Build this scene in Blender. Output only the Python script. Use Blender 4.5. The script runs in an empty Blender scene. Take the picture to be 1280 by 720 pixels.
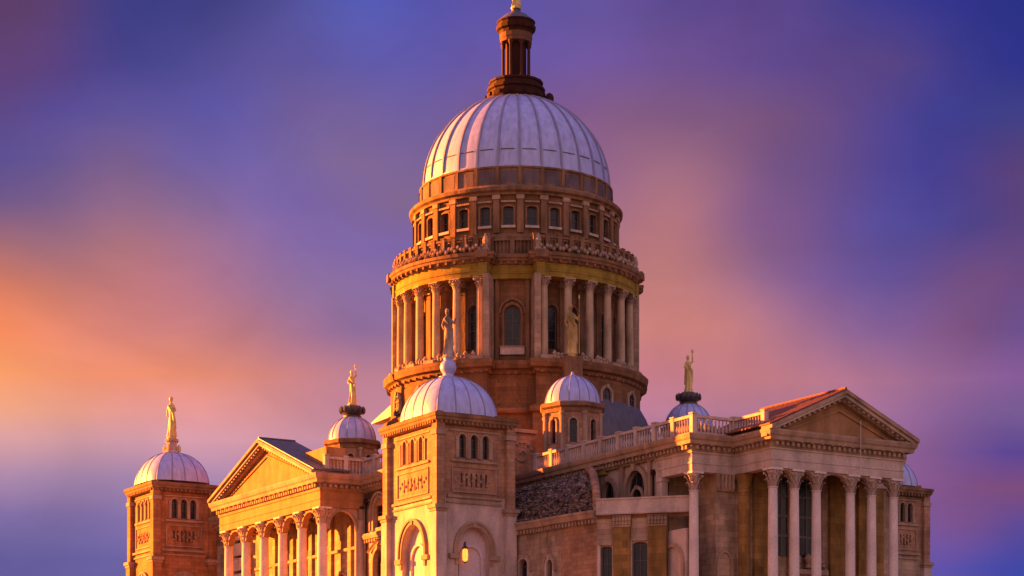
import bpy, math, random
from mathutils import Vector, noise
random.seed(7)
R = math.radians
PI = math.pi
sc = bpy.context.scene
COL = sc.collection

# ------------------------------------------------------------------ camera, light, exposure
# the ground lies 2 m below the lens; all heights are metres above the lens
GZ = -2.0
YAW = 30.6                       # the building is turned this much against the line of sight
cam = bpy.data.cameras.new('camera')
cam.sensor_width = 36.0
cam.lens = 75.94
cam.shift_y = 0.492
cam.clip_end = 6000
co = bpy.data.objects.new('camera', cam)
co.location = (-0.5, -270.0, 0.0)
co.rotation_euler = (R(90), 0, 0)
COL.objects.link(co)
sc.camera = co

vs = sc.view_settings
vs.view_transform = 'Standard'
vs.look = 'None'
vs.gamma = 1.0
vs.exposure = 3.0
vs.use_curve_mapping = False

SUN_L = Vector((-0.60, 0.80, 0))           # towards the sun, in the building's own axes
cy_, sy_ = math.cos(R(YAW)), math.sin(R(YAW))
SUN_W = Vector((SUN_L.x * cy_ - SUN_L.y * sy_, SUN_L.x * sy_ + SUN_L.y * cy_, 0)).normalized()
SUN_EL = 8.5
sl = bpy.data.lights.new('sun', 'SUN')
sl.energy = 5.0
sl.angle = R(0.6)
sl.color = (1.0, 0.265, 0.025)
so = bpy.data.objects.new('sun', sl)
d = Vector((SUN_W.x * math.cos(R(SUN_EL)), SUN_W.y * math.cos(R(SUN_EL)), math.sin(R(SUN_EL))))
so.rotation_euler = d.to_track_quat('Z', 'Y').to_euler()
so.location = (-200, 60, 120)
COL.objects.link(so)


def srgb(h):
    v = [int(h[i:i + 2], 16) / 255 for i in (0, 2, 4)]
    return [c / 12.92 if c <= .04045 else ((c + .055) / 1.055) ** 2.4 for c in v]


# ------------------------------------------------------------------ world: dusk sky with banks of cloud lit from below
def make_world():
    w = bpy.data.worlds.new('World')
    sc.world = w
    w.use_nodes = True
    nt = w.node_tree
    nt.nodes.clear()
    N = lambda t: nt.nodes.new(t)
    L = nt.links.new
    out = N('ShaderNodeOutputWorld')
    bg = N('ShaderNodeBackground')
    L(bg.outputs[0], out.inputs[0])
    tc = N('ShaderNodeTexCoord')
    # warped direction so that the cloud edges are ragged
    nz = N('ShaderNodeTexNoise')
    nz.inputs['Scale'].default_value = 13
    nz.inputs['Detail'].default_value = 3
    nz.inputs['Roughness'].default_value = .5
    L(tc.outputs['Generated'], nz.inputs['Vector'])
    sb = N('ShaderNodeVectorMath'); sb.operation = 'SUBTRACT'
    L(nz.outputs['Color'], sb.inputs[0]); sb.inputs[1].default_value = (.5, .5, .5)
    ws = N('ShaderNodeVectorMath'); ws.operation = 'SCALE'
    L(sb.outputs[0], ws.inputs[0]); ws.inputs['Scale'].default_value = .009
    wa = N('ShaderNodeVectorMath'); wa.operation = 'ADD'
    L(tc.outputs['Generated'], wa.inputs[0]); L(ws.outputs[0], wa.inputs[1])
    sp = N('ShaderNodeSeparateXYZ'); L(wa.outputs[0], sp.inputs[0])
    # azimuth and height above the horizon
    at = N('ShaderNodeMath'); at.operation = 'ARCTAN2'
    L(sp.outputs['X'], at.inputs[0]); L(sp.outputs['Y'], at.inputs[1])
    cmb = N('ShaderNodeCombineXYZ')
    ay = N('ShaderNodeMath'); ay.operation = 'ABSOLUTE'; L(sp.outputs['Y'], ay.inputs[0])
    am = N('ShaderNodeMath'); am.operation = 'MAXIMUM'; L(ay.outputs[0], am.inputs[0]); am.inputs[1].default_value = .3
    ht = N('ShaderNodeMath'); ht.operation = 'DIVIDE'; L(sp.outputs['Z'], ht.inputs[0]); L(am.outputs[0], ht.inputs[1])
    L(at.outputs[0], cmb.inputs[0]); L(ht.outputs[0], cmb.inputs[1])
    # colours met along the azimuth (x) at each height (y), as measured on the 1280 x 720 sky: two halves, west and east
    west = {
        5: '0:5c3864 67:5c3a6c 133:38367f 200:36357f 287:403c82 373:524c92 450:5058b4 530:5450a8 600:5c50a6 680:624f9c',
        80: '0:5c3a70 60:583a76 110:493a82 200:41408c 300:564a8e 387:5c5098 467:5e58aa 560:6252a4 660:68529a',
        133: '0:5a3e78 80:4e4290 147:5c4c8e 233:574e9c 300:5c52a0 360:6c5896 453:725c98 520:6a5aa0 640:745890',
        200: '0:54468a 73:62508e 147:7e5c84 220:68589c 300:6c5aa2 373:74609c 440:80648f 510:7a6098',
        253: '0:6e5488 73:7c5c8a 147:946684 220:8a6690 300:7c62a0 373:765ea4 453:7e6298 510:84668e',
        307: '-70:ac6a68 0:a8686c 73:9c6a80 147:b07074 220:a86e88 300:946a94 373:8064a4 467:7e64a8',
        360: '-70:e88058 -10:de7a58 73:c07468 147:c27474 220:bc7480 300:a87090 373:9270a0 467:8a6aa0',
        413: '-70:ff8e50 0:fc8c54 73:e8866a 147:d27c72 220:cc7c78 300:c07880 373:ac7494 453:8c6a9c',
        467: '-70:ffa060 0:ffa066 73:f8966c 147:f4906c 220:ee8c6c 300:e08874 373:c87c80 450:b4788c',
        515: '-60:f8a884 0:f4a684 80:eca088 160:e49690 240:de9090 330:d89090 430:bc7c94',
        550: '0:dca0a0 80:d49aa0 160:cc94a4 260:d094a0 400:c88ca0',
        595: '0:ac86a8 90:a482a8 160:a07ea6 300:a880a4',
        645: '0:7c68a2 90:7a66a0 160:7c68a2 300:8a70a2',
        700: '0:5c5496 100:5e5698 160:62589a 300:6c5c9a',
    }
    east = {
        5: '620:5c50a6 700:62509c 773:64509a 893:563c82 980:5c4286 1060:463c88 1160:323090 1260:242a80 1330:242a80',
        80: '620:6652a0 700:6a5098 773:6a4e94 847:6c4a84 960:5a4288 1027:583e80 1120:56407e 1187:3c368a 1267:262a86 1330:262a86',
        147: '700:7c5488 773:84587e 860:7c547c 960:785078 1040:62447e 1120:483c8c 1187:383890 1267:403c84',
        213: '740:905f86 790:9e6882 847:a46c7c 920:86587e 973:6c4c80 1040:64467e 1120:443c90 1187:3e368c 1267:5c3e74',
        280: '760:a46c80 800:b07078 860:b8747a 927:80588a 993:7c5284 1053:604a90 1133:4a4498 1227:4c3c84 1273:5a3e78',
        347: '780:b87478 827:c47c76 880:b8747c 940:946484 1000:80588e 1067:6a5094 1133:5a4890 1213:724874 1273:6a4680',
        413: '827:cc7e78 907:cc7e78 980:a86e88 1047:90628e 1120:7c5894 1200:82507a 1273:64488a',
        473: '827:c47888 927:c87c80 1027:b87488 1120:a06a8c 1200:905f90 1273:805494',
        515: '900:b87890 1020:b07490 1110:9c6894 1200:7e5690 1270:70548e',
        565: '1000:a06a90 1120:8c5a90 1170:84568a 1240:5c4090 1275:583e90',
        612: '1100:8c5a90 1160:86528a 1210:7c4c86 1265:7c4678',
        655: '1100:7c5498 1150:74509a 1210:804e88 1270:564296',
        710: '1100:644aa0 1180:584aa4 1230:4644a2 1275:3440a4',
    }
    spa = N('ShaderNodeSeparateXYZ'); L(cmb.outputs[0], spa.inputs[0])
    az0, az1 = -760 / 2700, 760 / 2700
    fa = N('ShaderNodeMapRange'); L(spa.outputs[0], fa.inputs[0])
    fa.inputs[1].default_value = az0; fa.inputs[2].default_value = az1

    def half(rows):
        acc = None; zprev = None
        for k in sorted(rows, reverse=True):
            cr = N('ShaderNodeValToRGB'); cr.color_ramp.interpolation = 'B_SPLINE'
            el = cr.color_ramp.elements
            for i, it in enumerate(rows[k].split()):
                px, hx = it.split(':')
                pos = (math.atan((int(px) - 640) / 2700) - az0) / (az1 - az0)
                if i < 2: q = el[i]; q.position = pos
                else: q = el.new(pos)
                q.color = (*srgb(hx), 1)
            L(fa.outputs[0], cr.inputs[0])
            z = (990 - k) / 2700
            if acc is None: acc = cr.outputs[0]
            else:
                r = N('ShaderNodeMapRange')
                L(spa.outputs[1], r.inputs[0]); r.inputs[1].default_value = zprev; r.inputs[2].default_value = z
                mm = N('ShaderNodeMix'); mm.data_type = 'RGBA'
                L(r.outputs[0], mm.inputs[0]); L(acc, mm.inputs[6]); L(cr.outputs[0], mm.inputs[7]); acc = mm.outputs[2]
            zprev = z
        return acc
    hm = N('ShaderNodeMapRange'); hm.interpolation_type = 'SMOOTHSTEP'; L(spa.outputs[0], hm.inputs[0])
    hm.inputs[1].default_value = -110 / 2700; hm.inputs[2].default_value = 90 / 2700
    aw = half(west); ae = half(east)
    hx_ = N('ShaderNodeMix'); hx_.data_type = 'RGBA'
    L(hm.outputs[0], hx_.inputs[0]); L(aw, hx_.inputs[6]); L(ae, hx_.inputs[7])
    acc = hx_.outputs[2]
    # the rest of the dome of the sky: orange towards the sun, violet to the side, brightened pink behind the camera as added fill
    dd = N('ShaderNodeVectorMath'); dd.operation = 'DOT_PRODUCT'
    L(tc.outputs['Generated'], dd.inputs[0]); dd.inputs[1].default_value = (SUN_W.x, SUN_W.y, 0)
    rp = N('ShaderNodeMapRange'); L(dd.outputs['Value'], rp.inputs[0])
    rp.inputs[1].default_value = .1; rp.inputs[2].default_value = 1.0
    mx = N('ShaderNodeMix'); mx.data_type = 'RGBA'
    L(rp.outputs[0], mx.inputs[0])
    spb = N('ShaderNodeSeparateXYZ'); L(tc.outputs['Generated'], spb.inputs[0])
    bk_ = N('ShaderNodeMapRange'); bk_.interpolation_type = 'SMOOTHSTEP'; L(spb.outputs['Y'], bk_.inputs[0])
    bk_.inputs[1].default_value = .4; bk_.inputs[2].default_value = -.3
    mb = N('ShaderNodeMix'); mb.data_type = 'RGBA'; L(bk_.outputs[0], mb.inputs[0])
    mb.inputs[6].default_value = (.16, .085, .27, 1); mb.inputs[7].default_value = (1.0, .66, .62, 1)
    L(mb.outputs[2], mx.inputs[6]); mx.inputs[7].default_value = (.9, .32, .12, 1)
    sp2 = N('ShaderNodeSeparateXYZ'); L(tc.outputs['Generated'], sp2.inputs[0])
    up = N('ShaderNodeMapRange'); L(sp2.outputs['Z'], up.inputs[0])
    up.inputs[1].default_value = .25; up.inputs[2].default_value = .9
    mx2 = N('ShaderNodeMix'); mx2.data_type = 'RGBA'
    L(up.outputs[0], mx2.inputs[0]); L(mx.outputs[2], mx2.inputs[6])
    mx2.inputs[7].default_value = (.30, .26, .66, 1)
    # the banks of cloud fade into the open sky to the sides and overhead
    ab = N('ShaderNodeMath'); ab.operation = 'ABSOLUTE'; L(spa.outputs[0], ab.inputs[0])
    ra = N('ShaderNodeMapRange'); ra.interpolation_type = 'SMOOTHSTEP'; L(ab.outputs[0], ra.inputs[0])
    ra.inputs[1].default_value = .27; ra.inputs[2].default_value = .6
    rb = N('ShaderNodeMapRange'); rb.interpolation_type = 'SMOOTHSTEP'; L(spa.outputs[1], rb.inputs[0])
    rb.inputs[1].default_value = .39; rb.inputs[2].default_value = .9
    mxm = N('ShaderNodeMath'); mxm.operation = 'MAXIMUM'; L(ra.outputs[0], mxm.inputs[0]); L(rb.outputs[0], mxm.inputs[1])
    dv = N('ShaderNodeMix'); dv.data_type = 'RGBA'
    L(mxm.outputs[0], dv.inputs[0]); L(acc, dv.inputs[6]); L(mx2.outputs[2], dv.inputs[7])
    # soft streaks of cloud
    mp = N('ShaderNodeMapping'); mp.inputs['Scale'].default_value = (1, 1, 1.5)
    L(tc.outputs['Generated'], mp.inputs[0])
    n2 = N('ShaderNodeTexNoise'); n2.inputs['Scale'].default_value = 9; n2.inputs['Detail'].default_value = 5
    n2.inputs['Roughness'].default_value = .55; n2.inputs['Distortion'].default_value = .6
    L(mp.outputs[0], n2.inputs['Vector'])
    r2 = N('ShaderNodeMapRange'); L(n2.outputs['Fac'], r2.inputs[0])
    r2.inputs[1].default_value = .3; r2.inputs[2].default_value = .7
    r2.inputs[3].default_value = .88; r2.inputs[4].default_value = 1.12
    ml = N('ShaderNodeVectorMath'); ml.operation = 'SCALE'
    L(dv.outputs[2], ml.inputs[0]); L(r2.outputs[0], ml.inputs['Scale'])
    # clear air behind the clouds
    sk = N('ShaderNodeTexSky'); sk.sky_type = 'NISHITA'; sk.sun_disc = False
    sk.sun_elevation = R(SUN_EL); sk.sun_rotation = math.atan2(SUN_W.x, SUN_W.y)
    sk.air_density = 1.4; sk.dust_density = .6
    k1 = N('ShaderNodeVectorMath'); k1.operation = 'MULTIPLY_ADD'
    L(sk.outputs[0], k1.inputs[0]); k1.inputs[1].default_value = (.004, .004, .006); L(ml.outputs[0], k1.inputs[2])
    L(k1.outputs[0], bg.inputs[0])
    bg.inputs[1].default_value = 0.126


make_world()


# ------------------------------------------------------------------ materials
def principled(name):
    m = bpy.data.materials.new(name)
    m.use_nodes = True
    nt = m.node_tree
    return m, nt, nt.nodes['Principled BSDF']


def stone(name, base, joints=True, stain=.45, bw=1.3, bh=.55, rough=.85, bump=.25, var=.25, alt=None):
    m, nt, b = principled(name)
    N = lambda t: nt.nodes.new(t)
    L = nt.links.new
    tc = N('ShaderNodeTexCoord')
    sp = N('ShaderNodeSeparateXYZ'); L(tc.outputs['Object'], sp.inputs[0])
    ad = N('ShaderNodeMath'); L(sp.outputs[0], ad.inputs[0]); L(sp.outputs[1], ad.inputs[1])
    cb = N('ShaderNodeCombineXYZ'); L(ad.outputs[0], cb.inputs[0]); L(sp.outputs[2], cb.inputs[1])
    n1 = N('ShaderNodeTexNoise'); n1.inputs['Scale'].default_value = .35; n1.inputs['Detail'].default_value = 6
    n1.inputs['Roughness'].default_value = .65
    L(tc.outputs['Object'], n1.inputs['Vector'])
    mp = N('ShaderNodeMapping'); mp.inputs['Scale'].default_value = (.9, .9, .3); L(tc.outputs['Object'], mp.inputs[0])
    n2 = N('ShaderNodeTexNoise'); n2.inputs['Scale'].default_value = 1.0; n2.inputs['Detail'].default_value = 5
    L(mp.outputs[0], n2.inputs['Vector'])
    n3 = N('ShaderNodeTexNoise'); n3.inputs['Scale'].default_value = 4.5; n3.inputs['Detail'].default_value = 6
    n3.inputs['Roughness'].default_value = .7
    L(tc.outputs['Object'], n3.inputs['Vector'])

    def rng(src, a, c, lo, hi):
        r = N('ShaderNodeMapRange'); L(src, r.inputs[0])
        r.inputs[1].default_value = a; r.inputs[2].default_value = c
        r.inputs[3].default_value = lo; r.inputs[4].default_value = hi
        return r.outputs[0]

    def mul(a, c):
        q = N('ShaderNodeMath'); q.operation = 'MULTIPLY'; L(a, q.inputs[0]); L(c, q.inputs[1]); return q.outputs[0]
    f = mul(rng(n1.outputs['Fac'], .3, .7, 1 - var, 1 + var * .6), rng(n2.outputs['Fac'], .34, .6, 1 - stain * .75, 1.06))
    f = mul(f, rng(n3.outputs['Fac'], .3, .7, .82, 1.12))
    if joints:
        br = N('ShaderNodeTexBrick'); L(cb.outputs[0], br.inputs['Vector'])
        br.inputs['Scale'].default_value = 1.0
        br.inputs['Brick Width'].default_value = bw; br.inputs['Row Height'].default_value = bh
        br.inputs['Mortar Size'].default_value = .022; br.inputs['Mortar Smooth'].default_value = .3
        br.inputs['Color1'].default_value = (1, 1, 1, 1); br.inputs['Color2'].default_value = (.70, .70, .70, 1)
        br.inputs['Mortar'].default_value = (.58, .58, .58, 1)
        f = mul(f, rng(br.outputs['Color'], 0, 1, 0, 1))
    col = N('ShaderNodeMix'); col.data_type = 'RGBA'
    L(n1.outputs['Fac'], col.inputs[0])
    a2 = alt or [base[0] * .88, base[1] * .80, base[2] * .78]
    col.inputs[6].default_value = (*base, 1); col.inputs[7].default_value = (*a2, 1)
    vm = N('ShaderNodeVectorMath'); vm.operation = 'SCALE'
    L(col.outputs[2], vm.inputs[0]); L(f, vm.inputs['Scale'])
    L(vm.outputs[0], b.inputs['Base Color'])
    b.inputs['Roughness'].default_value = rough
    b.inputs['Specular IOR Level'].default_value = .2
    bp = N('ShaderNodeBump'); bp.inputs['Strength'].default_value = bump; bp.inputs['Distance'].default_value = .12
    L(f, bp.inputs['Height']); L(bp.outputs[0], b.inputs['Normal'])
    return m


def metal(name, base, rough=.45, met=.0, stain=.25, spec=.5):
    m, nt, b = principled(name)
    N = lambda t: nt.nodes.new(t)
    L = nt.links.new
    tc = N('ShaderNodeTexCoord')
    mp = N('ShaderNodeMapping'); mp.inputs['Scale'].default_value = (1.6, 1.6, .35); L(tc.outputs['Object'], mp.inputs[0])
    n2 = N('ShaderNodeTexNoise'); n2.inputs['Scale'].default_value = 1.1; n2.inputs['Detail'].default_value = 6
    n2.inputs['Roughness'].default_value = .6
    L(mp.outputs[0], n2.inputs['Vector'])
    r = N('ShaderNodeMapRange'); L(n2.outputs['Fac'], r.inputs[0])
    r.inputs[1].default_value = .3; r.inputs[2].default_value = .7
    r.inputs[3].default_value = 1 - stain; r.inputs[4].default_value = 1.05
    vm = N('ShaderNodeVectorMath'); vm.operation = 'SCALE'; vm.inputs[0].default_value = base
    L(r.outputs[0], vm.inputs['Scale']); L(vm.outputs[0], b.inputs['Base Color'])
    r3 = N('ShaderNodeMapRange'); L(n2.outputs['Fac'], r3.inputs[0])
    r3.inputs[3].default_value = rough + .12; r3.inputs[4].default_value = rough - .1
    L(r3.outputs[0], b.inputs['Roughness'])
    b.inputs['Metallic'].default_value = met
    b.inputs['Specular IOR Level'].default_value = spec
    bp = N('ShaderNodeBump'); bp.inputs['Strength'].default_value = .15; bp.inputs['Distance'].default_value = .1
    L(n2.outputs['Fac'], bp.inputs['Height']); L(bp.outputs[0], b.inputs['Normal'])
    return m


def rubble():
    m, nt, b = principled('carved_rubble')
    N = lambda t: nt.nodes.new(t); L = nt.links.new
    tc = N('ShaderNodeTexCoord')
    mp = N('ShaderNodeMapping'); mp.inputs['Scale'].default_value = (1, 1, 2.6); L(tc.outputs['Object'], mp.inputs[0])
    v = N('ShaderNodeTexVoronoi'); v.inputs['Scale'].default_value = 2.7; L(mp.outputs[0], v.inputs['Vector'])
    v2 = N('ShaderNodeTexVoronoi'); v2.feature = 'DISTANCE_TO_EDGE'; v2.inputs['Scale'].default_value = 2.7; L(mp.outputs[0], v2.inputs['Vector'])
    n = N('ShaderNodeTexNoise'); n.inputs['Scale'].default_value = 5; n.inputs['Detail'].default_value = 6; L(tc.outputs['Object'], n.inputs['Vector'])
    sp = N('ShaderNodeSeparateColor'); L(v.outputs['Color'], sp.inputs[0])
    cr = N('ShaderNodeValToRGB'); L(sp.outputs[0], cr.inputs[0])
    cr.color_ramp.elements[0].color = (.06, .035, .03, 1); cr.color_ramp.elements[1].color = (.42, .28, .23, 1)
    q = cr.color_ramp.elements.new(.55); q.color = (.20, .12, .095, 1)
    e = N('ShaderNodeMapRange'); L(v2.outputs['Distance'], e.inputs[0]); e.inputs[1].default_value = .0; e.inputs[2].default_value = .12
    e.inputs[3].default_value = .35; e.inputs[4].default_value = 1
    k = N('ShaderNodeMath'); k.operation = 'MULTIPLY'; L(e.outputs[0], k.inputs[0]); L(n.outputs['Fac'], k.inputs[1])
    k2 = N('ShaderNodeMath'); k2.operation = 'MULTIPLY'; L(k.outputs[0], k2.inputs[0]); k2.inputs[1].default_value = 2
    vm = N('ShaderNodeVectorMath'); vm.operation = 'SCALE'; L(cr.outputs[0], vm.inputs[0]); L(k2.outputs[0], vm.inputs['Scale'])
    L(vm.outputs[0], b.inputs['Base Color']); b.inputs['Roughness'].default_value = .85
    bp = N('ShaderNodeBump'); bp.inputs['Strength'].default_value = 1; bp.inputs['Distance'].default_value = .25
    L(k.outputs[0], bp.inputs['Height']); L(bp.outputs[0], b.inputs['Normal'])
    return m


M = {}
M['tan'] = stone('tan_limestone', (.50, .34, .24))
M['pale'] = stone('pale_limestone', (.56, .43, .38), joints=False, stain=.3)
M['column'] = stone('column_limestone', (.70, .57, .54), joints=False, stain=.25, var=.2)
M['drumcol'] = stone('drum_column_stone', (.54, .39, .26), joints=False, stain=.45, var=.3)
M['capital'] = stone('carved_capital_stone', (.46, .33, .28), joints=False, stain=.6, bump=.8, var=.4)
M['trim'] = stone('carved_limestone', (.42, .28, .20), joints=False, stain=.4, bump=.5)
M['brown'] = stone('brown_sandstone', (.27, .13, .06), joints=True, stain=.45, bw=1.1, bh=.5)
M['brown2'] = stone('warm_brown_limestone', (.48, .26, .16), joints=True, stain=.4, bw=.9, bh=.45)
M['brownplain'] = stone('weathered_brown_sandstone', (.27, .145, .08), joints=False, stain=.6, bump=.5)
M['ochre'] = stone('ochre_sandstone', (.37, .20, .06), joints=True, stain=.5, bw=1.4, bh=.7)
M['yellow'] = stone('yellow_sandstone', (.42, .28, .05), joints=True, stain=.35)
M['rock'] = rubble()
M['niche'] = stone('pale_niche_render', (.62, .50, .54), joints=False, stain=.15, var=.1)
M['neck'] = metal('lantern_neck', (.17, .08, .045), rough=.8, stain=.4, spec=.15)
M['rust'] = stone('orange_sandstone', (.46, .20, .085), joints=True, stain=.45, bw=.9, bh=.45)
M['oldgold'] = stone('weathered_gilding', (.56, .40, .16), joints=False, stain=.6, var=.5)
M['dome'] = metal('dome_zinc', (.42, .42, .74), rough=.42, stain=.32)
M['seam'] = metal('dome_rib_zinc', (.26, .24, .38), rough=.5)
M['panel'] = stone('dark_panel', (.16, .115, .13), joints=False)
M['goldstone'] = stone('golden_limestone', (.40, .205, .085), joints=False, stain=.3)
M['bronze'] = metal('bronze', (.05, .014, .009), rough=.75, stain=.4, spec=.12)
M['roofmetal'] = metal('slate_roof', (.09, .075, .095), rough=.55, stain=.4)
M['redroof'] = metal('red_tile_roof', (.22, .06, .03), rough=.8, stain=.4)
M['gold'] = metal('gilded_stone', (.72, .50, .16), rough=.5, stain=.45)
M['glass'] = metal('window_glass', (.018, .015, .022), rough=.25, stain=.7, spec=.35)
M['frame'] = metal('painted_frame', (.12, .08, .08), rough=.6)


# ------------------------------------------------------------------ mesh helpers
class MB:
    def __init__(s): s.v = []; s.f = []; s.m = []; s.mats = []

    def mi(s, mat):
        if mat not in s.mats: s.mats.append(mat)
        return s.mats.index(mat)

    def add(s, vs_, fs, mat):
        k = len(s.v); s.v += [tuple(p) for p in vs_]
        i = s.mi(mat)
        for f in fs: s.f.append(tuple(k + a for a in f)); s.m.append(i)

    def box(s, x0, x1, y0, y1, z0, z1, mat):
        s.add([(x0, y0, z0), (x1, y0, z0), (x1, y1, z0), (x0, y1, z0), (x0, y0, z1), (x1, y0, z1), (x1, y1, z1), (x0, y1, z1)],
              [(3, 2, 1, 0), (4, 5, 6, 7), (0, 1, 5, 4), (1, 2, 6, 5), (2, 3, 7, 6), (3, 0, 4, 7)], mat)

    def obox(s, c, t, w, d0, d1, z0, z1, mat):
        """box on a wall: centre c (on the wall line), t = direction along it, width w, from d0 to d1 outward"""
        n = (t[1], -t[0])
        P = []
        for z in (z0, z1):
            for a, dd in ((-w / 2, d0), (w / 2, d0), (w / 2, d1), (-w / 2, d1)):
                P.append((c[0] + t[0] * a + n[0] * dd, c[1] + t[1] * a + n[1] * dd, z))
        s.add(P, [(0, 1, 2, 3), (7, 6, 5, 4), (4, 5, 1, 0), (5, 6, 2, 1), (6, 7, 3, 2), (7, 4, 0, 3)], mat)

    def prism(s, pts, z0, z1, mat):
        n = len(pts)
        s.add([(x, y, z0) for x, y in pts] + [(x, y, z1) for x, y in pts],
              [tuple(range(n))[::-1], tuple(range(n, 2 * n))] + [(i, (i + 1) % n, n + (i + 1) % n, n + i) for i in range(n)], mat)

    def lathe(s, prof, mat, n=24, c=(0, 0), a0=0, caps=True):
        vs_ = []
        for r, z in prof:
            for i in range(n):
                a = a0 + 2 * PI * i / n
                vs_.append((c[0] + r * math.cos(a), c[1] + r * math.sin(a), z))
        fs = []
        for j in range(len(prof) - 1):
            for i in range(n):
                k = (i + 1) % n
                fs.append((j * n + i, j * n + k, (j + 1) * n + k, (j + 1) * n + i))
        if caps:
            fs.append(tuple(range(n))[::-1]); fs.append(tuple((len(prof) - 1) * n + i for i in range(n)))
        s.add(vs_, fs, mat)

    def tube(s, a, b, r0, r1, mat, n=8):
        a = Vector(a); b = Vector(b); dr = (b - a).normalized()
        up = Vector((0, 0, 1)) if abs(dr.z) < .9 else Vector((1, 0, 0))
        x = dr.cross(up).normalized(); y = dr.cross(x)
        vs_ = [p + (x * math.cos(2 * PI * i / n) + y * math.sin(2 * PI * i / n)) * r for p, r in ((a, r0), (b, r1)) for i in range(n)]
        s.add(vs_, [(i, (i + 1) % n, n + (i + 1) % n, n + i) for i in range(n)] + [tuple(range(n))[::-1], tuple(range(n, 2 * n))], mat)

    def mould(s, path, prof, mat, closed=False):
        """sweep a profile of (offset outward, z) along a plan path; outward is right of travel"""
        P = [Vector((p[0], p[1])) for p in path]
        n = len(P); offs = []
        for i in range(n):
            e = []
            if closed or i > 0: e.append((P[i] - P[i - 1]).normalized())
            if closed or i < n - 1: e.append((P[(i + 1) % n] - P[i]).normalized())
            nn = [Vector((q.y, -q.x)) for q in e]
            if len(nn) == 1: offs.append(nn[0])
            else:
                b = nn[0] + nn[1]
                b = b / max(.25, (b.dot(nn[0])))
                offs.append(b)
        k = len(prof)
        vs_ = [(P[i].x + offs[i].x * o, P[i].y + offs[i].y * o, z) for i in range(n) for o, z in prof]
        fs = []
        for i in range(n if closed else n - 1):
            j = (i + 1) % n
            for a in range(k - 1):
                fs.append((i * k + a, i * k + a + 1, j * k + a + 1, j * k + a))
        if not closed:
            fs.append(tuple(range(k))); fs.append(tuple((n - 1) * k + a for a in range(k))[::-1])
        s.add(vs_, fs, mat)

    def dentils(s, path, off, w, gap, z0, z1, dep, mat, closed=False):
        n = len(path)
        for i in range(n if closed else n - 1):
            a = Vector(path[i][:2]); b = Vector(path[(i + 1) % n][:2])
            ln = (b - a).length
            if ln < w: continue
            t = (b - a) / ln
            m = max(1, int(ln / (w + gap)))
            for q in range(m):
                c = a + t * ((q + .5) * ln / m)
                s.obox(c, t, w, off, off + dep, z0, z1, mat)

    # ---- walls with real openings ------------------------------------------------
    def wall(s, mp, s0, s1, z0, z1, holes, mat, depth=.5, backmat=None, step=99, seg=10):
        """mp(s, d, z) maps along / inward / up to a point. holes: (centre, half width, sill z, spring z, rise)"""
        def q(a, b, c, d_): s.add([a, b, c, d_], [(0, 1, 2, 3)], mat)

        def flat(a, b, za, zb):
            m = max(1, int(math.ceil((b - a) / step)))
            for i in range(m):
                x0 = a + (b - a) * i / m; x1 = a + (b - a) * (i + 1) / m
                q(mp(x0, 0, za), mp(x1, 0, za), mp(x1, 0, zb), mp(x0, 0, zb))
        cur = s0
        for (c, a, zb, zs, rise) in sorted(holes):
            flat(cur, c - a, z0, z1)
            if zb > z0: flat(c - a, c + a, z0, zb)
            arc = [(c - a * math.cos(PI * i / seg), zs + rise * math.sin(PI * i / seg)) for i in range(seg + 1)]
            for i in range(seg):
                q(mp(arc[i][0], 0, arc[i][1]), mp(arc[i + 1][0], 0, arc[i + 1][1]), mp(arc[i + 1][0], 0, z1), mp(arc[i][0], 0, z1))
            loop = [(c - a, zb)] + arc + [(c + a, zb)]
            for i in range(len(loop) - 1):
                (xa, za), (xb, zc) = loop[i], loop[i + 1]
                q(mp(xa, 0, za), mp(xa, depth, za), mp(xb, depth, zc), mp(xb, 0, zc))
            q(mp(c - a, 0, zb), mp(c + a, 0, zb), mp(c + a, depth, zb), mp(c - a, depth, zb))
            if backmat:
                s.add([mp(x, depth, z) for x, z in loop], [tuple(range(len(loop)))], backmat)
            cur = c + a
        flat(cur, s1, z0, z1)

    def archtrim(s, mp, c, a, zb, zs, rise, w, proj, mat, seg=14, keystone=True):
        """raised surround following an arched opening"""
        inn = [(c - a, zb)] + [(c - a * math.cos(PI * i / seg), zs + rise * math.sin(PI * i / seg)) for i in range(seg + 1)] + [(c + a, zb)]
        A = a + w; H = rise + w
        ou = [(c - A, zb)] + [(c - A * math.cos(PI * i / seg), zs + H * math.sin(PI * i / seg)) for i in range(seg + 1)] + [(c + A, zb)]
        n = len(inn); vs_ = []
        for (xi, zi), (xo, zo) in zip(inn, ou):
            vs_ += [mp(xi, .02, zi), mp(xi, -proj, zi), mp(xo, -proj, zo), mp(xo, .02, zo)]
        fs = []
        for i in range(n - 1):
            for k in range(3):
                fs.append((4 * i + k, 4 * i + k + 1, 4 * i + 5 + k, 4 * i + 4 + k))
        fs += [(3, 2, 1, 0), (4 * n - 4, 4 * n - 3, 4 * n - 2, 4 * n - 1)]
        s.add(vs_, fs, mat)
        if keystone:
            kw = w * .45
            zt = zs + H + w * .25; zl = zs + rise - w * .15
            P = [mp(c - kw, .01, zl), mp(c + kw, .01, zl), mp(c + kw * 1.4, .01, zt), mp(c - kw * 1.4, .01, zt),
                 mp(c - kw, -proj * 1.7, zl), mp(c + kw, -proj * 1.7, zl), mp(c + kw * 1.4, -proj * 1.7, zt), mp(c - kw * 1.4, -proj * 1.7, zt)]
            s.add(P, [(0, 1, 2, 3), (7, 6, 5, 4), (4, 5, 1, 0), (5, 6, 2, 1), (6, 7, 3, 2), (7, 4, 0, 3)], mat)

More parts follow.
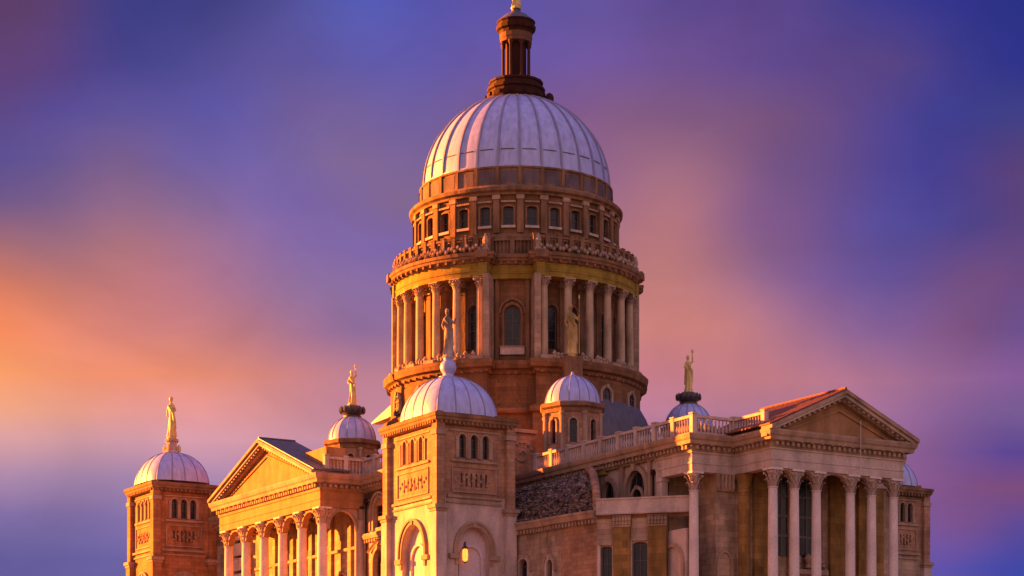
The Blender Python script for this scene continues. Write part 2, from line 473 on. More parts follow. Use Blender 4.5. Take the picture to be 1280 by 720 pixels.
    def arcade(s, mp, s0, s1, zs, z1, bays, th, mat, seg=12):
        """a thin arched screen between columns: bays (centre, half, rise), open underneath"""
        cur = s0

        def slab(xa, za, xb, zb_):
            P = [mp(xa, 0, za), mp(xb, 0, zb_), mp(xb, 0, z1), mp(xa, 0, z1), mp(xa, th, za), mp(xb, th, zb_), mp(xb, th, z1), mp(xa, th, z1)]
            s.add(P, [(0, 1, 2, 3), (7, 6, 5, 4), (4, 5, 1, 0)], mat)
        for (c, a, rise) in bays:
            slab(cur, zs, c - a, zs)
            for i in range(seg):
                x0 = c - a * math.cos(PI * i / seg); x1 = c - a * math.cos(PI * (i + 1) / seg)
                slab(x0, zs + rise * math.sin(PI * i / seg), x1, zs + rise * math.sin(PI * (i + 1) / seg))
            cur = c + a
        slab(cur, zs, s1, zs)

    def build(s, name, parent=None, smooth=None, dz=None):
        me = bpy.data.meshes.new(name)
        off = -GZ if dz is None else dz
        me.from_pydata([(x, y, z + off) for x, y, z in s.v], [], s.f)
        for m in s.mats: me.materials.append(M[m])
        me.polygons.foreach_set('material_index', s.m)
        import bmesh
        bm = bmesh.new(); bm.from_mesh(me)
        bmesh.ops.remove_doubles(bm, verts=bm.verts, dist=.0005)
        bmesh.ops.recalc_face_normals(bm, faces=bm.faces)
        bm.to_mesh(me); bm.free()
        if smooth:
            me.polygons.foreach_set('use_smooth', [True] * len(me.polygons))
            me.set_sharp_from_angle(angle=R(smooth))
        o = bpy.data.objects.new(name, me)
        COL.objects.link(o)
        if parent: o.parent = parent
        return o


def empty(name, loc, rz=0):
    o = bpy.data.objects.new(name, None); COL.objects.link(o)
    o.location = loc; o.rotation_euler = (0, 0, rz); o.empty_display_size = 1
    return o


def tag(o, label, cat=None, group=None, kind=None):
    if label: o['label'] = label
    if cat: o['category'] = cat
    if group: o['group'] = group
    if kind: o['kind'] = kind
    return o


def place(src, parent, loc, rz=0, scale=1.0):
    c = src.copy(); COL.objects.link(c); c.parent = parent
    c.location = (loc[0], loc[1], loc[2] - GZ); c.rotation_euler = (0, 0, rz)
    c.scale = (scale, scale, scale) if not isinstance(scale, tuple) else scale
    return c


class Kit:
    """first use links the built mesh itself, later uses are copies"""
    def __init__(s, fn): s.fn = fn; s.cache = {}

    def put(s, key, parent, loc, rz=0, scale=1.0):
        if key not in s.cache:
            o = s.fn(*key)
            s.cache[key] = o
            o.parent = parent
            o.location = (loc[0], loc[1], loc[2] - GZ); o.rotation_euler = (0, 0, rz)
            o.scale = (scale, scale, scale) if not isinstance(scale, tuple) else scale
            return o
        return place(s.cache[key], parent, loc, rz, scale)


# ---- columns: foot at the origin
def column_mesh(h, r, mat, cap):
    b = MB()
    b.box(-r * 1.45, r * 1.45, -r * 1.45, r * 1.45, 0, r * .35, mat)
    b.lathe([(r * 1.4, r * .35), (r * 1.42, r * .5), (r * 1.3, r * .62), (r * 1.12, r * .7), (r * 1.12, r * .8), (r * 1.25, r * .92), (r * 1.2, r * 1.05), (r, r * 1.15)], mat, 20, caps=False)
    zc = h - cap
    # shaft with a slight swelling and shallow flutes
    n = 40; rings = []
    for k in range(7):
        t = k / 6; rr = r * (1 - .14 * t ** 1.6)
        rings.append((rr, r * 1.15 + (zc - r * 1.15) * t))
    vs_ = []
    for rr, z in rings:
        for i in range(n):
            q = rr * (1 if i % 2 else .955)
            vs_.append((q * math.cos(2 * PI * i / n), q * math.sin(2 * PI * i / n), z))
    b.add(vs_, [(j * n + i, j * n + (i + 1) % n, (j + 1) * n + (i + 1) % n, (j + 1) * n + i) for j in range(6) for i in range(n)], mat)
    rt = r * .86
    b.lathe([(rt, zc - .02), (rt * 1.16, zc), (rt * 1.16, zc + .08), (rt * .96, zc + .1), (rt * .98, zc + cap * .5), (rt * 1.12, zc + cap * .75), (rt * 1.4, zc + cap * .9)], mat, 16, caps=False)
    # two rows of curling leaves, then corner scrolls
    for row, (z0, hh, k, a0) in enumerate(((.04, .42, 8, 0), (.34, .44, 8, PI / 8))):
        for i in range(k):
            a = a0 + 2 * PI * i / k
            c, s_ = math.cos(a), math.sin(a)
            w = rt * .34
            P = []
            for (f, o, ww) in ((0, 1.02, .8), (.5, 1.2, 1), (.85, 1.5, .9), (1.0, 1.78, .6), (.8, 1.9, .35)):
                for sd in (-1, 0, 1):
                    rr = rt * (o * (1 + .1 * row) + (.12 if sd == 0 else 0))
                    P.append((c * rr - s_ * w * ww * sd, s_ * rr + c * w * ww * sd, zc + cap * (z0 + hh * f)))
            b.add(P, [(3 * j + q, 3 * j + q + 1, 3 * j + q + 4, 3 * j + q + 3) for j in range(4) for q in (0, 1)], 'capital')
    for i in range(4):
        a = PI / 4 + i * PI / 2
        c, s_ = math.cos(a), math.sin(a)
        cc = Vector((c * rt * 1.9, s_ * rt * 1.9, zc + cap * .76))
        tt = Vector((-s_, c, 0))
        b.tube(cc - tt * rt * .24, cc + tt * rt * .24, rt * .32, rt * .32, 'capital', 8)
        b.tube((c * rt * 1.0, s_ * rt * 1.0, zc + cap * .5), cc + Vector((0, 0, rt * .1)), rt * .16, rt * .24, 'capital', 6)
        a = i * PI / 2
        b.tube((math.cos(a) * rt * 1.35, math.sin(a) * rt * 1.35, zc + cap * .8), (math.cos(a) * rt * 1.75, math.sin(a) * rt * 1.75, zc + cap * .9), rt * .22, rt * .26, 'capital', 6)
    ab = rt * 1.62
    b.box(-ab, ab, -ab, ab, zc + cap * .9, h, mat)
    return b.build('column', None, smooth=35, dz=0)


COLUMNS = Kit(column_mesh)


# ---- arched window: sill centre at the origin, facing -Y
def window_mesh(a, h, rise, cols, rows):
    b = MB()
    seg = 10
    loop = [(-a, 0)] + [(-a * math.cos(PI * i / seg), h + rise * math.sin(PI * i / seg)) for i in range(seg + 1)] + [(a, 0)]
    b.add([(x, .06, z) for x, z in loop], [tuple(range(len(loop)))], 'glass')
    t = min(.12, a * .18)
    ins = []
    for x, z in loop:
        cz = max(min(z, h), t)
        f = (a - t) / a
        ins.append((x * f, t if z == 0 else (cz if z <= h else h + (z - h) * max(.2, (rise - t)) / max(rise, .01))))
    n = len(loop); P = []
    for (x, z), (xi, zi) in zip(loop, ins):
        P += [(x, -.06, z), (xi, -.06, zi), (xi, .06, zi)]
    fs = []
    for i in range(n):
        j = (i + 1) % n
        fs += [(3 * i, 3 * j, 3 * j + 1, 3 * i + 1), (3 * i + 1, 3 * j + 1, 3 * j + 2, 3 * i + 2)]
    b.add(P, fs, 'frame')
    bw = t * .55
    for i in range(1, cols):
        x = -a + 2 * a * i / cols
        top = h + rise * math.sqrt(max(0, 1 - (x / a) ** 2))
        b.box(x - bw / 2, x + bw / 2, -.03, .05, t, top - t * .5, 'frame')
    for i in range(1, rows + 1):
        z = h * i / rows
        b.box(-a + t, a - t, -.035, .045, z - bw / 2, z + bw / 2, 'frame')
    return b.build('window', None, dz=0)


WINDOWS = Kit(window_mesh)


def flatmap(p0, p1):
    """wall line from p0 to p1, outward is right of travel"""
    a = Vector(p0); b = Vector(p1); t = (b - a).normalized(); n = Vector((t.y, -t.x))
    def f(s_, d_, z): return (a.x + t.x * s_ - n.x * d_, a.y + t.y * s_ - n.y * d_, z)
    f.rz = math.atan2(t.y, t.x); f.len = (b - a).length
    f.ang = lambda s_: f.rz
    return f


def cylmap(Rr, a0=0.0, c=(0, 0)):
    """round wall; s runs along the circumference from angle a0"""
    def f(s_, d_, z):
        th = a0 + s_ / Rr
        return (c[0] + (Rr - d_) * math.cos(th), c[1] + (Rr - d_) * math.sin(th), z)
    f.ang = lambda s_: a0 + s_ / Rr + PI / 2
    return f


def put_window(mp, s_, depth, zb, a, h, rise, parent, cols=2, rows=3):
    p = mp(s_, depth - .08, zb)
    return WINDOWS.put((round(a, 2), round(h, 2), round(rise, 2), cols, rows), parent, (p[0], p[1], zb), mp.ang(s_))


def lerp(a, b, t): return a + (b - a) * t


def balustrade(path, z, h, parent, mat='pale', closed=False, bay=3.2, name='balustrade', th=.36):
    b = MB()
    b.mould(path, [(-th * .6, z), (-th * .6, z + .32), (th * .6, z + .32), (th * .6, z)], mat, closed)
    b.mould(path, [(-th * .6, z + h - .28), (-th * .6, z + h), (th * .6, z + h), (th * .6, z + h - .28), (-th * .6, z + h - .28)], mat, closed)
    n = len(path)
    for i in range(n if closed else n - 1):
        a = Vector(path[i][:2]); c = Vector(path[(i + 1) % n][:2])
        ln = (c - a).length
        if ln < .6: continue
        t = (c - a) / ln
        m = max(1, round(ln / bay))
        for k in range(m + 1):
            p = a + t * (ln * k / m)
            b.obox(p, t, .55, -th * .75, th * .75, z, z + h + .06, mat)
            b.obox(p, t, .68, -th * .9, th * .9, z + h + .06, z + h + .2, mat)
        for k in range(m):
            l0 = ln * k / m + .3; l1 = ln * (k + 1) / m - .3
            q = max(1, int((l1 - l0) / .42))
            for j in range(q):
                p = a + t * (l0 + (l1 - l0) * (j + .5) / q)
                zz = z + .3; hh = h - .56
                b.lathe([(.09, zz), (.09, zz + hh * .1), (.15, zz + hh * .3), (.13, zz + hh * .45), (.06, zz + hh * .7), (.1, zz + hh)], mat, 6, c=(p.x, p.y), caps=False)
    return b.build(name, parent, smooth=40)


# ------------------------------------------------------------------ the ground
b = MB()
b.add([(-2500, -1500, GZ), (2500, -1500, GZ), (2500, 3500, GZ), (-2500, 3500, GZ)], [(0, 1, 2, 3)], 'lawn')
m, nt, bs = principled('lawn')
tn = nt.nodes.new('ShaderNodeTexNoise'); tn.inputs['Scale'].default_value = .6; tn.inputs['Detail'].default_value = 8
cr = nt.nodes.new('ShaderNodeValToRGB')
cr.color_ramp.elements[0].color = (.03, .05, .015, 1); cr.color_ramp.elements[1].color = (.07, .10, .03, 1)
tcg = nt.nodes.new('ShaderNodeTexCoord'); nt.links.new(tcg.outputs['Object'], tn.inputs['Vector'])
nt.links.new(tn.outputs['Fac'], cr.inputs[0]); nt.links.new(cr.outputs[0], bs.inputs['Base Color'])
bs.inputs['Roughness'].default_value = .95
M['lawn'] = m
tag(b.build('lawn', dz=0), 'wide lawn round the capitol', kind='structure')
M['paving'] = stone('paving_stone', (.30, .26, .23), bw=1.2, bh=1.2)
b = MB()
b.add([(-78, -92, GZ + .02), (88, -92, GZ + .02), (88, 70, GZ + .02), (-78, 70, GZ + .02)], [(0, 1, 2, 3)], 'paving')
pv = b.build('paving', dz=0)
pv.rotation_euler = (0, 0, R(YAW))
tag(pv, 'stone paving round the building', kind='structure')

# ------------------------------------------------------------------ the capitol
cap = empty('capitol_building', (0, 0, GZ), R(YAW))
tag(cap, 'domed stone capitol with columned porticoes and zinc domed corner towers in orange evening sun', 'building')

ZT = 35.3      # top of the main cornice
ZE = 31.7      # underside of the main entablature


def entablature(path, parent, full=True, mat='pale', name='entablature'):
    b = MB()
    if full:
        b.mould(path, [(-1.1, ZE), (0, ZE), (.0, ZE + .75), (.07, ZE + .78), (.07, ZE + .9), (0, ZE + .93), (0, ZE + 1.75), (.12, ZE + 1.8), (.12, ZE + 1.95), (-1.1, ZE + 1.96)], mat)
    b.mould(path, [(-1.1, ZE + 1.962), (.1, ZE + 1.962), (.16, ZE + 2.1), (.2, ZE + 2.5), (.75, ZE + 2.62), (.8, ZE + 2.95), (.95, ZE + 3.1), (1.05, ZE + 3.42), (1.05, ZT), (-1.1, ZT)], 'trim')
    b.dentils(path, .18, .3, .32, ZE + 2.15, ZE + 2.5, .34, 'trim')
    b.dentils(path, .19, .32, .95, ZE + 2.52, ZE + 2.64, .5, 'trim')
    return b.build(name, parent)


def pediment(front, ridge_z, half, c, axis, depth, parent, roofmat, back):
    """gable over a portico. axis 'v': front faces -v at v=front, centred at u=c; axis 'u': faces -u"""
    b = MB()
    h = ridge_z - ZT
    def P(s_, o, z): return (c + s_, front - o, z) if axis == 'v' else (front - o, c - s_, z)
    z0 = ZT + .02
    # tympanum wall, set back inside the frame
    b.add([P(-half + 1.2, -.3, z0), P(half - 1.2, -.3, z0), P(0, -.3, ridge_z - .75)], [(0, 1, 2)], 'pedi')
    # inner moulding
    for sgn in (-1, 1):
        def rake(w0, w1, o0, o1, mat):
            # bar following the slope: offsets below the outer edge (vertical)
            e0 = (sgn * half, z0); e1 = (0, ridge_z)
            ps = []
            for o in (o0, o1):
                ps += [P(e0[0], o, e0[1] + .3 - w0), P(e1[0], o, e1[1] + .3 - w0), P(e1[0], o, e1[1] + .3 - w1), P(e0[0], o, e0[1] + .3 - w1)]
            b.add(ps, [(0, 1, 2, 3), (7, 6, 5, 4), (0, 4, 5, 1), (1, 5, 6, 2), (2, 6, 7, 3), (3, 7, 4, 0)], mat)
        rake(0, .34, -.6, 1.12, 'trim')
        rake(.342, .66, -.6, .84, 'pale')
        rake(.664, 1.02, -.6, .3, 'trim')
        # modillions under the slope
        n = int(half / .62)
        for i in range(1, n):
            t = i / n
            zz = lerp(z0, ridge_z, t) + .3 - .68
            ss = sgn * half * (1 - t)
            p = P(ss, 0, 0)
            if axis == 'v': b.box(p[0] - .14, p[0] + .14, front - .66, front - .3, zz - .24, zz + .0, 'trim')
            else: b.box(front - .66, front - .3, p[1] - .14, p[1] + .14, zz - .24, zz + .0, 'trim')
        def rk2(w, q):
            s0 = half - 2.4 - q; k = (ridge_z - z0) / half
            zt = ridge_z - 1.35 - q * k * .55
            A = [P(sgn * s0, -.3, z0 + .12), P(sgn * (s0 - w * 2.2), -.3, z0 + .12), P(0, -.3, zt - w), P(0, -.3, zt)]
            B = [P(sgn * s0, -.14, z0 + .12), P(sgn * (s0 - w * 2.2), -.14, z0 + .12), P(0, -.14, zt - w), P(0, -.14, zt)]
            b.add(A + B, [(0, 1, 2, 3), (7, 6, 5, 4), (0, 4, 5, 1), (1, 5, 6, 2), (2, 6, 7, 3), (3, 7, 4, 0)], 'pedi')
        rk2(.26, .2)
    pd = b.build('pediment', parent)
    r = MB()
    o0 = .9; o1 = -depth
    for sgn in (-1, 1):
        A = [P(sgn * (half + .1), o0, z0 + .31), P(0, o0, ridge_z + .32), P(0, o1, ridge_z + .32), P(sgn * (half + .1), o1, z0 + .31)]
        B = [P(sgn * (half + .1), o0, z0 + .44), P(0, o0, ridge_z + .47), P(0, o1, ridge_z + .47), P(sgn * (half + .1), o1, z0 + .44)]
        r.add(A + B, [(3, 2, 1, 0), (4, 5, 6, 7), (0, 1, 5, 4), (2, 3, 7, 6), (3, 0, 4, 7)], roofmat)
        n = int(depth / .8)
        for i in range(n):
            o = o0 - .3 - i * .8
            A = P(sgn * (half + .1), o, z0 + .44); Bp = P(0, o, ridge_z + .47)
            r.tube(A, Bp, .05, .05, roofmat, 4)
    r.tube(P(0, o0, ridge_z + .5), P(0, o1, ridge_z + .5), .14, .14, roofmat, 6)
    if back:
        r.add([P(-half, o1 + .02, z0), P(half, o1 + .02, z0), P(0, o1 + .02, ridge_z + .3)], [(0, 1, 2)], 'trim')
    r.build('roof', parent)
    return pd


M['pedi'] = stone('tympanum_stone', (.40, .205, .10), joints=False, stain=.35)

# =============================== right wing (towards the viewer's right)
rw_front = [(-14, -51.3), (-14, -57.6), (-8.8, -57.6), (-8.8, -63.7), (7.9, -63.7), (7.9, -57.6), (12.6, -57.6), (12.6, -15)]
wing = MB()
# long left wall with the two tall arches, as seen below its cornice
lw = flatmap((-13.7, -15), (-13.7, -51.6))
# s = -15 - v
hs = [(27.4, 1.15, 27.6, 30.6, 1.9), (32.6, 1.75, 27.6, 31.0, 2.0)]
wing.wall(lw, 0, lw.len, 26.5, 33.9, hs, 'pale', depth=.35)
wing.wall(lw, 0, lw.len, GZ, 26.5, [], 'tan')
wing.box(-12.9, 12.2, -52, -15, GZ, ZT + .2, 'tan')
wing.obox((-13.7, -44.9), (0, -1), .7, 0, .35, 26.5, 33.9, 'trim')
wing.obox((-13.7, -50.0), (0, -1), .5, 0, .3, 26.5, 33.9, 'trim')
wing.obox((-13.7, -41.0), (0, -1), .5, 0, .3, 26.5, 33.9, 'trim')
wing.archtrim(lw, 27.4, 1.15, 27.6, 30.6, 1.9, .42, .3, 'trim')
wing.archtrim(lw, 32.6, 1.75, 27.6, 31.0, 2.0, .5, .42, 'trim')
wing.archtrim(lw, 32.6, .95, 27.6, 30.0, 1.1, .3, .2, 'tan')
# hollow the box where the loggia stands: front block starts further back
wing.box(-10.8, 12.2, -57.2, -51.9, GZ, ZE + 1.2, 'tan')          # wall block beside the loggia
wing.box(-8.3, 7.4, -58.5, -57.1, GZ, ZE + 1.0, 'tan')            # back wall of the portico
ww = wing.build('wing_wall', cap)
for (s_, a, zb, h, ri) in ((27.4, 1.15, 27.6, 3.0, 1.9), (32.6, 1.75, 27.6, 3.4, 2.0)):
    put_window(lw, s_, .3, zb, a, h, ri, ww, cols=3 if a > 1.5 else 2, rows=3)
# flat pilasters and doors inside the portico
pp = MB()
for (u, w) in ((-6.4, 1.7), (3.3, 1.9), (6.6, 1.1)):
    pp.box(u - w / 2, u + w / 2, -58.95, -58.502, 14, ZE + .9, 'ochre')
    pp.box(u - w / 2 - .15, u + w / 2 + .15, -59.05, -58.502, 13, 14, 'trim')
for (u, w) in ((9.6, 1.8),):
    pp.box(u - w / 2, u + w / 2, -57.6, -57.2, 14, ZE - .02, 'ochre')
pp.build('pilaster', ww)
pp = MB()
pp.lathe([(.62, 14), (.6, 29.8), (.7, 29.9), (.62, 30.1), (.72, 30.9), (.95, 31.68)], 'ochre', 20, c=(-8.1, -58.3))
pp.build('pilaster', ww, smooth=40)
dr = MB()
for (u0, u1) in ((-4.6, -3.0), (-2.4, 1.2)):
    dr.box(u0, u1, -58.62, -58.504, 23.8, ZE - .1, 'glass')
    for q in range(1, 4):
        zq = 23.8 + q * 2.0
        dr.box(u0, u1, -58.70, -58.622, zq - .12, zq + .12, 'frame')
    dr.box(u0 - .2, u0, -58.8, -58.504, 21, ZE - .1, 'brownplain'); dr.box(u1, u1 + .2, -58.8, -58.504, 21, ZE - .1, 'brownplain')
    dr.box((u0 + u1) / 2 - .07, (u0 + u1) / 2 + .07, -58.72, -58.622, 23.8, ZE - .1, 'frame')
dr.build('tall_window', ww)
dr = MB()
# door case with a curly broken pediment, its top just in view
dr.box(-2.6, 1.4, -59.0, -58.506, 15.5, 22.0, 'trim')
dr.box(-1.6, .4, -59.03, -59.002, 15.5, 21.2, 'glass')
dr.box(-3.0, 1.8, -59.3, -58.506, 22.0, 22.5, 'trim')
for sg in (-1, 1):
    for k in range(9):
        t = k / 8
        a = PI * (1.15 * t)
        x = -.6 + sg * (2.2 - 1.1 * t - .35 * math.sin(a)); z = 22.55 + 1.2 * math.sin(a * .8)
        dr.lathe([(.05, z - .2), (.26, z - .1), (.26, z + .1), (.05, z + .2)], 'trim', 8, c=(x, -59.0))
dr.lathe([(.1, 22.5), (.45, 22.7), (.2, 23.1), (.5, 23.6), (.1, 24.1)], 'trim', 10, c=(-.6, -59.0))
dr.build('door_case', ww)

port = MB()
port.box(-9.3, 8.4, -64.4, -58.6, GZ, 15.0, 'tan')
port.box(-9.6, 8.7, -64.7, -58.6, 15.0, 15.5, 'trim')
pr = port.build('portico', cap)
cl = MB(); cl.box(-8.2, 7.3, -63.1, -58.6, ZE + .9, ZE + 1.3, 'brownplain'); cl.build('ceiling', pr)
cu = [-8.15, -5.5, -2.75, 1.55, 4.3, 7.15]
for u in cu:
    COLUMNS.put((ZE - 15.5, .52, 'column', 1.9), pr, (u, -63.0, 15.5))
COLUMNS.put((ZE - 15.5, .46, 'column', 1.9), pr, (12.0, -57.05, 15.5))
COLUMNS.put((ZE - 15.5, .52, 'column', 1.9), pr, (-13.35, -57.0, 15.5))
lg = MB()
lg.box(-14.2, -10.9, -57.6, -52.0, GZ, 15.5, 'tan')
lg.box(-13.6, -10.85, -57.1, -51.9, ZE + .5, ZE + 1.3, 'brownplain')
lg.box(-14.0, -13.3, -52.4, -51.6, GZ, ZE + 1.5, 'pale')         # slim pale pier where the loggia begins
lg.box(-14.1, -13.2, -52.5, -51.5, ZE - .4, ZE - .01, 'pale')
# blind niche on the wall between loggia and portico
nm = flatmap((-10.8, -57.25), (-8.8, -57.25))
lg.archtrim(nm, 1.0, .78, 15.5, 22.6, 1.3, .2, .2, 'trim', keystone=False)
lg.box(-10.9, -8.75, -57.45, -57.202, 30.0, ZE - .02, 'trim')
for k in range(5):
    lg.lathe([(.06, 30.0), (.2, 30.4), (.12, 30.9), (.28, ZE - .03)], 'trim', 8, c=(-10.7 + k * .46, -57.5))
# side arch of the loggia
nm2 = flatmap((-13.9, -51.9), (-13.9, -57.0))
lg.archtrim(nm2, 2.2, 1.7, 15.5, 22.8, 1.7, .35, .2, 'trim', keystone=False)
lg.box(-13.85, -13.6, -56.4, -52.3, 15.5, 26.2, 'pale')
lg.build('loggia_wall', cap)

entablature(rw_front[:-1], cap)
entablature([(-14, -15), (-14, -51.3)], cap, full=False)
entablature([(12.6, -57.6), (12.6, -15)], cap)
# thin soffit board under the long cornice, the light on it put into its yellow
gs = MB()
gs.mould([(-13.7, -26), (-13.7, -42)], [(.01, ZE + 1.55), (.5, ZE + 1.6), (.5, ZE + 1.95), (.01, ZE + 1.95)], 'yellow')
gs.build('architrave', ww)
pediment(-63.9, 39.5, 9.35, -.45, 'v', 13.0, cap, 'redroof', True)
balustrade([(-13.7, -27.5), (-13.7, -57.4), (-8.7, -57.4), (-8.7, -62.4)], ZT + .01, 2.0, cap, bay=3.4)
balustrade([(8.3, -62.0), (8.3, -57.4), (12.3, -57.4), (12.3, -17)], ZT + .01, 2.0, cap, bay=3.4)
blk = MB()
blk.box(-12.5, 11.5, -51, -17, ZT + .19, ZT + .75, 'roofmetal')
blk.box(9.0, 10.8, -59, -53, ZT + .01, ZT + 2.6, 'trim')
blk.build('roof', cap)
rod = MB()
rod.tube((1.3, -64.95, ZE - .2), (1.3, -64.95, ZE + 5.2), .045, .03, 'column', 6)
rod.box(1.24, 1.36, -64.95, -63.8, ZE + .4, ZE + .5, 'column')
rod.build('lightning_rod', pr)

# =============================== left wing
lww = MB()
lmap = flatmap((-28.8, 36), (-28.8, -23.4))        # travels -v, outward -u ; s = 36 - v
S = lambda v: 36 - v
hl = [(S(-19.0), 1.35, 29.3, 31.0, 1.5), (S(-19.0), 1.35, 20.0, 25.2, 1.7), ]
# portico back wall from v=15 to -15, returns beyond
lww.wall(lmap, 0, lmap.len, 28.0, 34.0, [hl[0]] + [(S(v), .55, 29.0, 30.4, .01) for v in (1.0, 5.6)], 'tan', depth=.6)
lww.wall(lmap, 0, lmap.len, GZ, 28.0, [hl[1]] + [(S(v), 1.3, 18.0, 23.6, 1.3) for v in (-9.5, -4.2, 1.0, 6.2, 11.4)], 'tan', depth=.6)
lww.box(-28.15, -15, -22, 34, GZ, ZT + .2, 'tan')
for v in (-11.9, -6.8, -1.6, 3.6, 8.8, -13.8):
    lww.obox((-28.8, v), (0, -1), .8, 0, .3, 15.5, ZE, 'tan')
    lww.obox((-28.8, v), (0, -1), 1.0, 0, .42, ZE - 1.0, ZE - .02, 'trim')
lww.mould([(-28.8, 14.5), (-28.8, -14.4)], [(.0, 27.3), (.28, 27.4), (.28, 27.7), (0, 27.8)], 'trim')
lww.mould([(-28.8, -15.4), (-28.8, -23.4)], [(.0, 28.1), (.35, 28.2), (.45, 28.5), (.45, 28.8), (0, 28.9)], 'trim')
lww.dentils([(-28.8, -15.4), (-28.8, -23.4)], .0, .3, .3, 27.8, 28.12, .3, 'trim')
lww.archtrim(lmap, hl[0][0], 1.35, 29.0, 31.0, 1.5, .3, .2, 'trim')
lww.archtrim(lmap, hl[0][0], 1.85, 29.0, 31.0, 2.0, .25, .32, 'trim', keystone=False)
lww.archtrim(lmap, hl[1][0], 1.35, 20.0, 25.2, 1.7, .35, .25, 'trim')
# little gable over the lower window
for sg in (-1, 1):
    lww.tube((-29.1, -19 + sg * 2.4, 26.7), (-29.1, -19, 27.9), .2, .2, 'trim', 4)
for v in (-9.5, -4.2, 1.0, 6.2, 11.4):
    lww.archtrim(lmap, S(v), 1.3, 18.0, 23.6, 1.3, .28, .18, 'trim')
lw2 = lww.build('wing_wall', cap)
put_window(lmap, hl[0][0], .5, 29.3, 1.35, 1.7, 1.5, lw2, 2, 1)
put_window(lmap, hl[1][0], .5, 20.0, 1.35, 5.2, 1.7, lw2, 3, 4)
for v in (-9.5, -4.2, 1.0, 6.2, 11.4): put_window(lmap, S(v), .5, 18.0, 1.3, 5.6, 1.3, lw2, 2, 4)
for v in (1.0, 5.6): put_window(lmap, S(v), .5, 29.0, .55, 1.4, .01, lw2, 1, 1)

lp = MB()
lp.box(-34.8, -29.3, -15.2, 13.7, GZ, 15.0, 'tan')
lp.box(-35.1, -29.3, -15.5, 14.0, 15.0, 15.5, 'trim')
lpo = lp.build('portico', cap)
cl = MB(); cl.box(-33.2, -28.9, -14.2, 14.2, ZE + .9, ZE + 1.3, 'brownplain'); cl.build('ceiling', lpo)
cvs = [-14.2, -8.95, -3.7, 1.55, 6.8, 12.05]
for v in cvs: COLUMNS.put((ZE - 15.5, .6, 'column', 1.9), lpo, (-33.55, v, 15.5))
an = MB()
an.box(-29.3, -28.4, -15.0, -14.1, GZ, ZE + .3, 'pale')
an.box(-29.4, -28.3, -15.1, -14.05, ZE - 1.2, ZE - .01, 'trim')
am = flatmap((-33.85, 12.5), (-33.85, -14.5))
an.arcade(am, 0, am.len, ZE - 1.75, ZE + .02, [(12.5 - (cvs[i] + cvs[i + 1]) / 2, (cvs[i + 1] - cvs[i]) / 2 - .75, 1.5) for i in range(4, -1, -1)], .6, 'goldstone')
for i in range(5):
    c_ = 12.5 - (cvs[i] + cvs[i + 1]) / 2
    an.archtrim(am, c_, (cvs[i + 1] - cvs[i]) / 2 - .75, ZE - 1.75, ZE - 1.75, 1.48, .16, .08, 'trim', keystone=False)
am2 = flatmap((-33.3, -14.6), (-29.2, -14.6))
an.arcade(am2, 0, am2.len, ZE - 2.4, ZE + .02, [(2.15, 1.75, 2.1)], .5, 'pale')
an.archtrim(am2, 2.15, 1.75, ZE - 2.4, ZE - 2.4, 2.1, .2, .12, 'trim', keystone=False)
# arcs of the right portico
am3 = flatmap((cu[0], -63.35), (cu[-1], -63.35))
an.build('arcade', lpo)
ar = MB()
ar.arcade(am3, 0, am3.len, ZE - .9, ZE + .02, [((cu[i] + cu[i + 1]) / 2 - cu[0], (cu[i + 1] - cu[i]) / 2 - .55, .8) for i in range(5)], .6, 'pale')
ar.build('arcade', pr)
l_path = [(-28.8, 28.0), (-28.8, 13.4), (-34.2, 13.4), (-34.2, -15.0), (-28.8, -15.0), (-28.8, -23.5)]
entablature(l_path, cap, mat='goldstone')
pediment(-34.4, 40.7, 14.8, -.7, 'u', 3.8, cap, 'roofmetal', True)
balustrade([(-33.4, -14.9), (-28.7, -14.9), (-28.7, -23.4)], ZT + .01, 2.0, cap, bay=3.0)
balustrade([(-28.7, 27.8), (-28.7, 13.6), (-33.0, 13.6)], ZT + .01, 2.0, cap, bay=3.0)
bk = MB()
bk.box(-33.4, -31.0, -14.9, -9.4, ZT + .02, ZT + 3.1, 'goldstone')
bk.box(-31.0, -27.5, -14.9, -9.4, ZT + .02, ZT + 2.2, 'goldstone')
bk.box(-33.9, -30.6, 11.6, 13.8, ZT + .02, ZT + 2.2, 'tan')
bk.box(-27.8, -16, -21, 33, ZT + .19, ZT + .8, 'roofmetal')
bk.build('parapet_block', cap)
# shadowed corner pier between portico and tower, busy with rustic blocks
rp_ = MB()
for k in range(16):
    z = 3 + k * 1.9
    rp_.box(-29.7 - .12 * (k % 2), -28.2, 16.0, 20.5, z, z + 1.5, 'pale')
rp_.build('quoins', cap)

# crossing mass, far wing and rear, mostly hidden but standing
cm = MB()
cm.box(-22, 22, -22, 22, GZ, ZT + .2, 'tan')
cm.box(14, 46, -15, 15, GZ, ZT, 'tan')
cm.box(-13, 13, 15, 52, GZ, ZT, 'tan')
cm.mould([(46, -15), (46, 15), (22, 15)], [(-.4, ZT - .4), (.8, ZT - .3), (.9, ZT + .1), (-.4, ZT + .12)], 'trim')
cm.mould([(13, 15), (13, 52), (-13, 52), (-13, 15)], [(-.4, ZT - .4), (.8, ZT - .3), (.9, ZT + .1), (-.4, ZT + .12)], 'trim')
cm.mould([(22, -15), (46, -15)], [(-.4, ZT - .4), (.8, ZT - .3), (.9, ZT + .1), (-.4, ZT + .12)], 'trim')
cmo = cm.build('crossing_block', cap)
for k in range(5):
    WINDOWS.put((.9, 4.0, .9, 2, 3), cmo, (25 + 4.6 * k, -15.09, 24), 0)


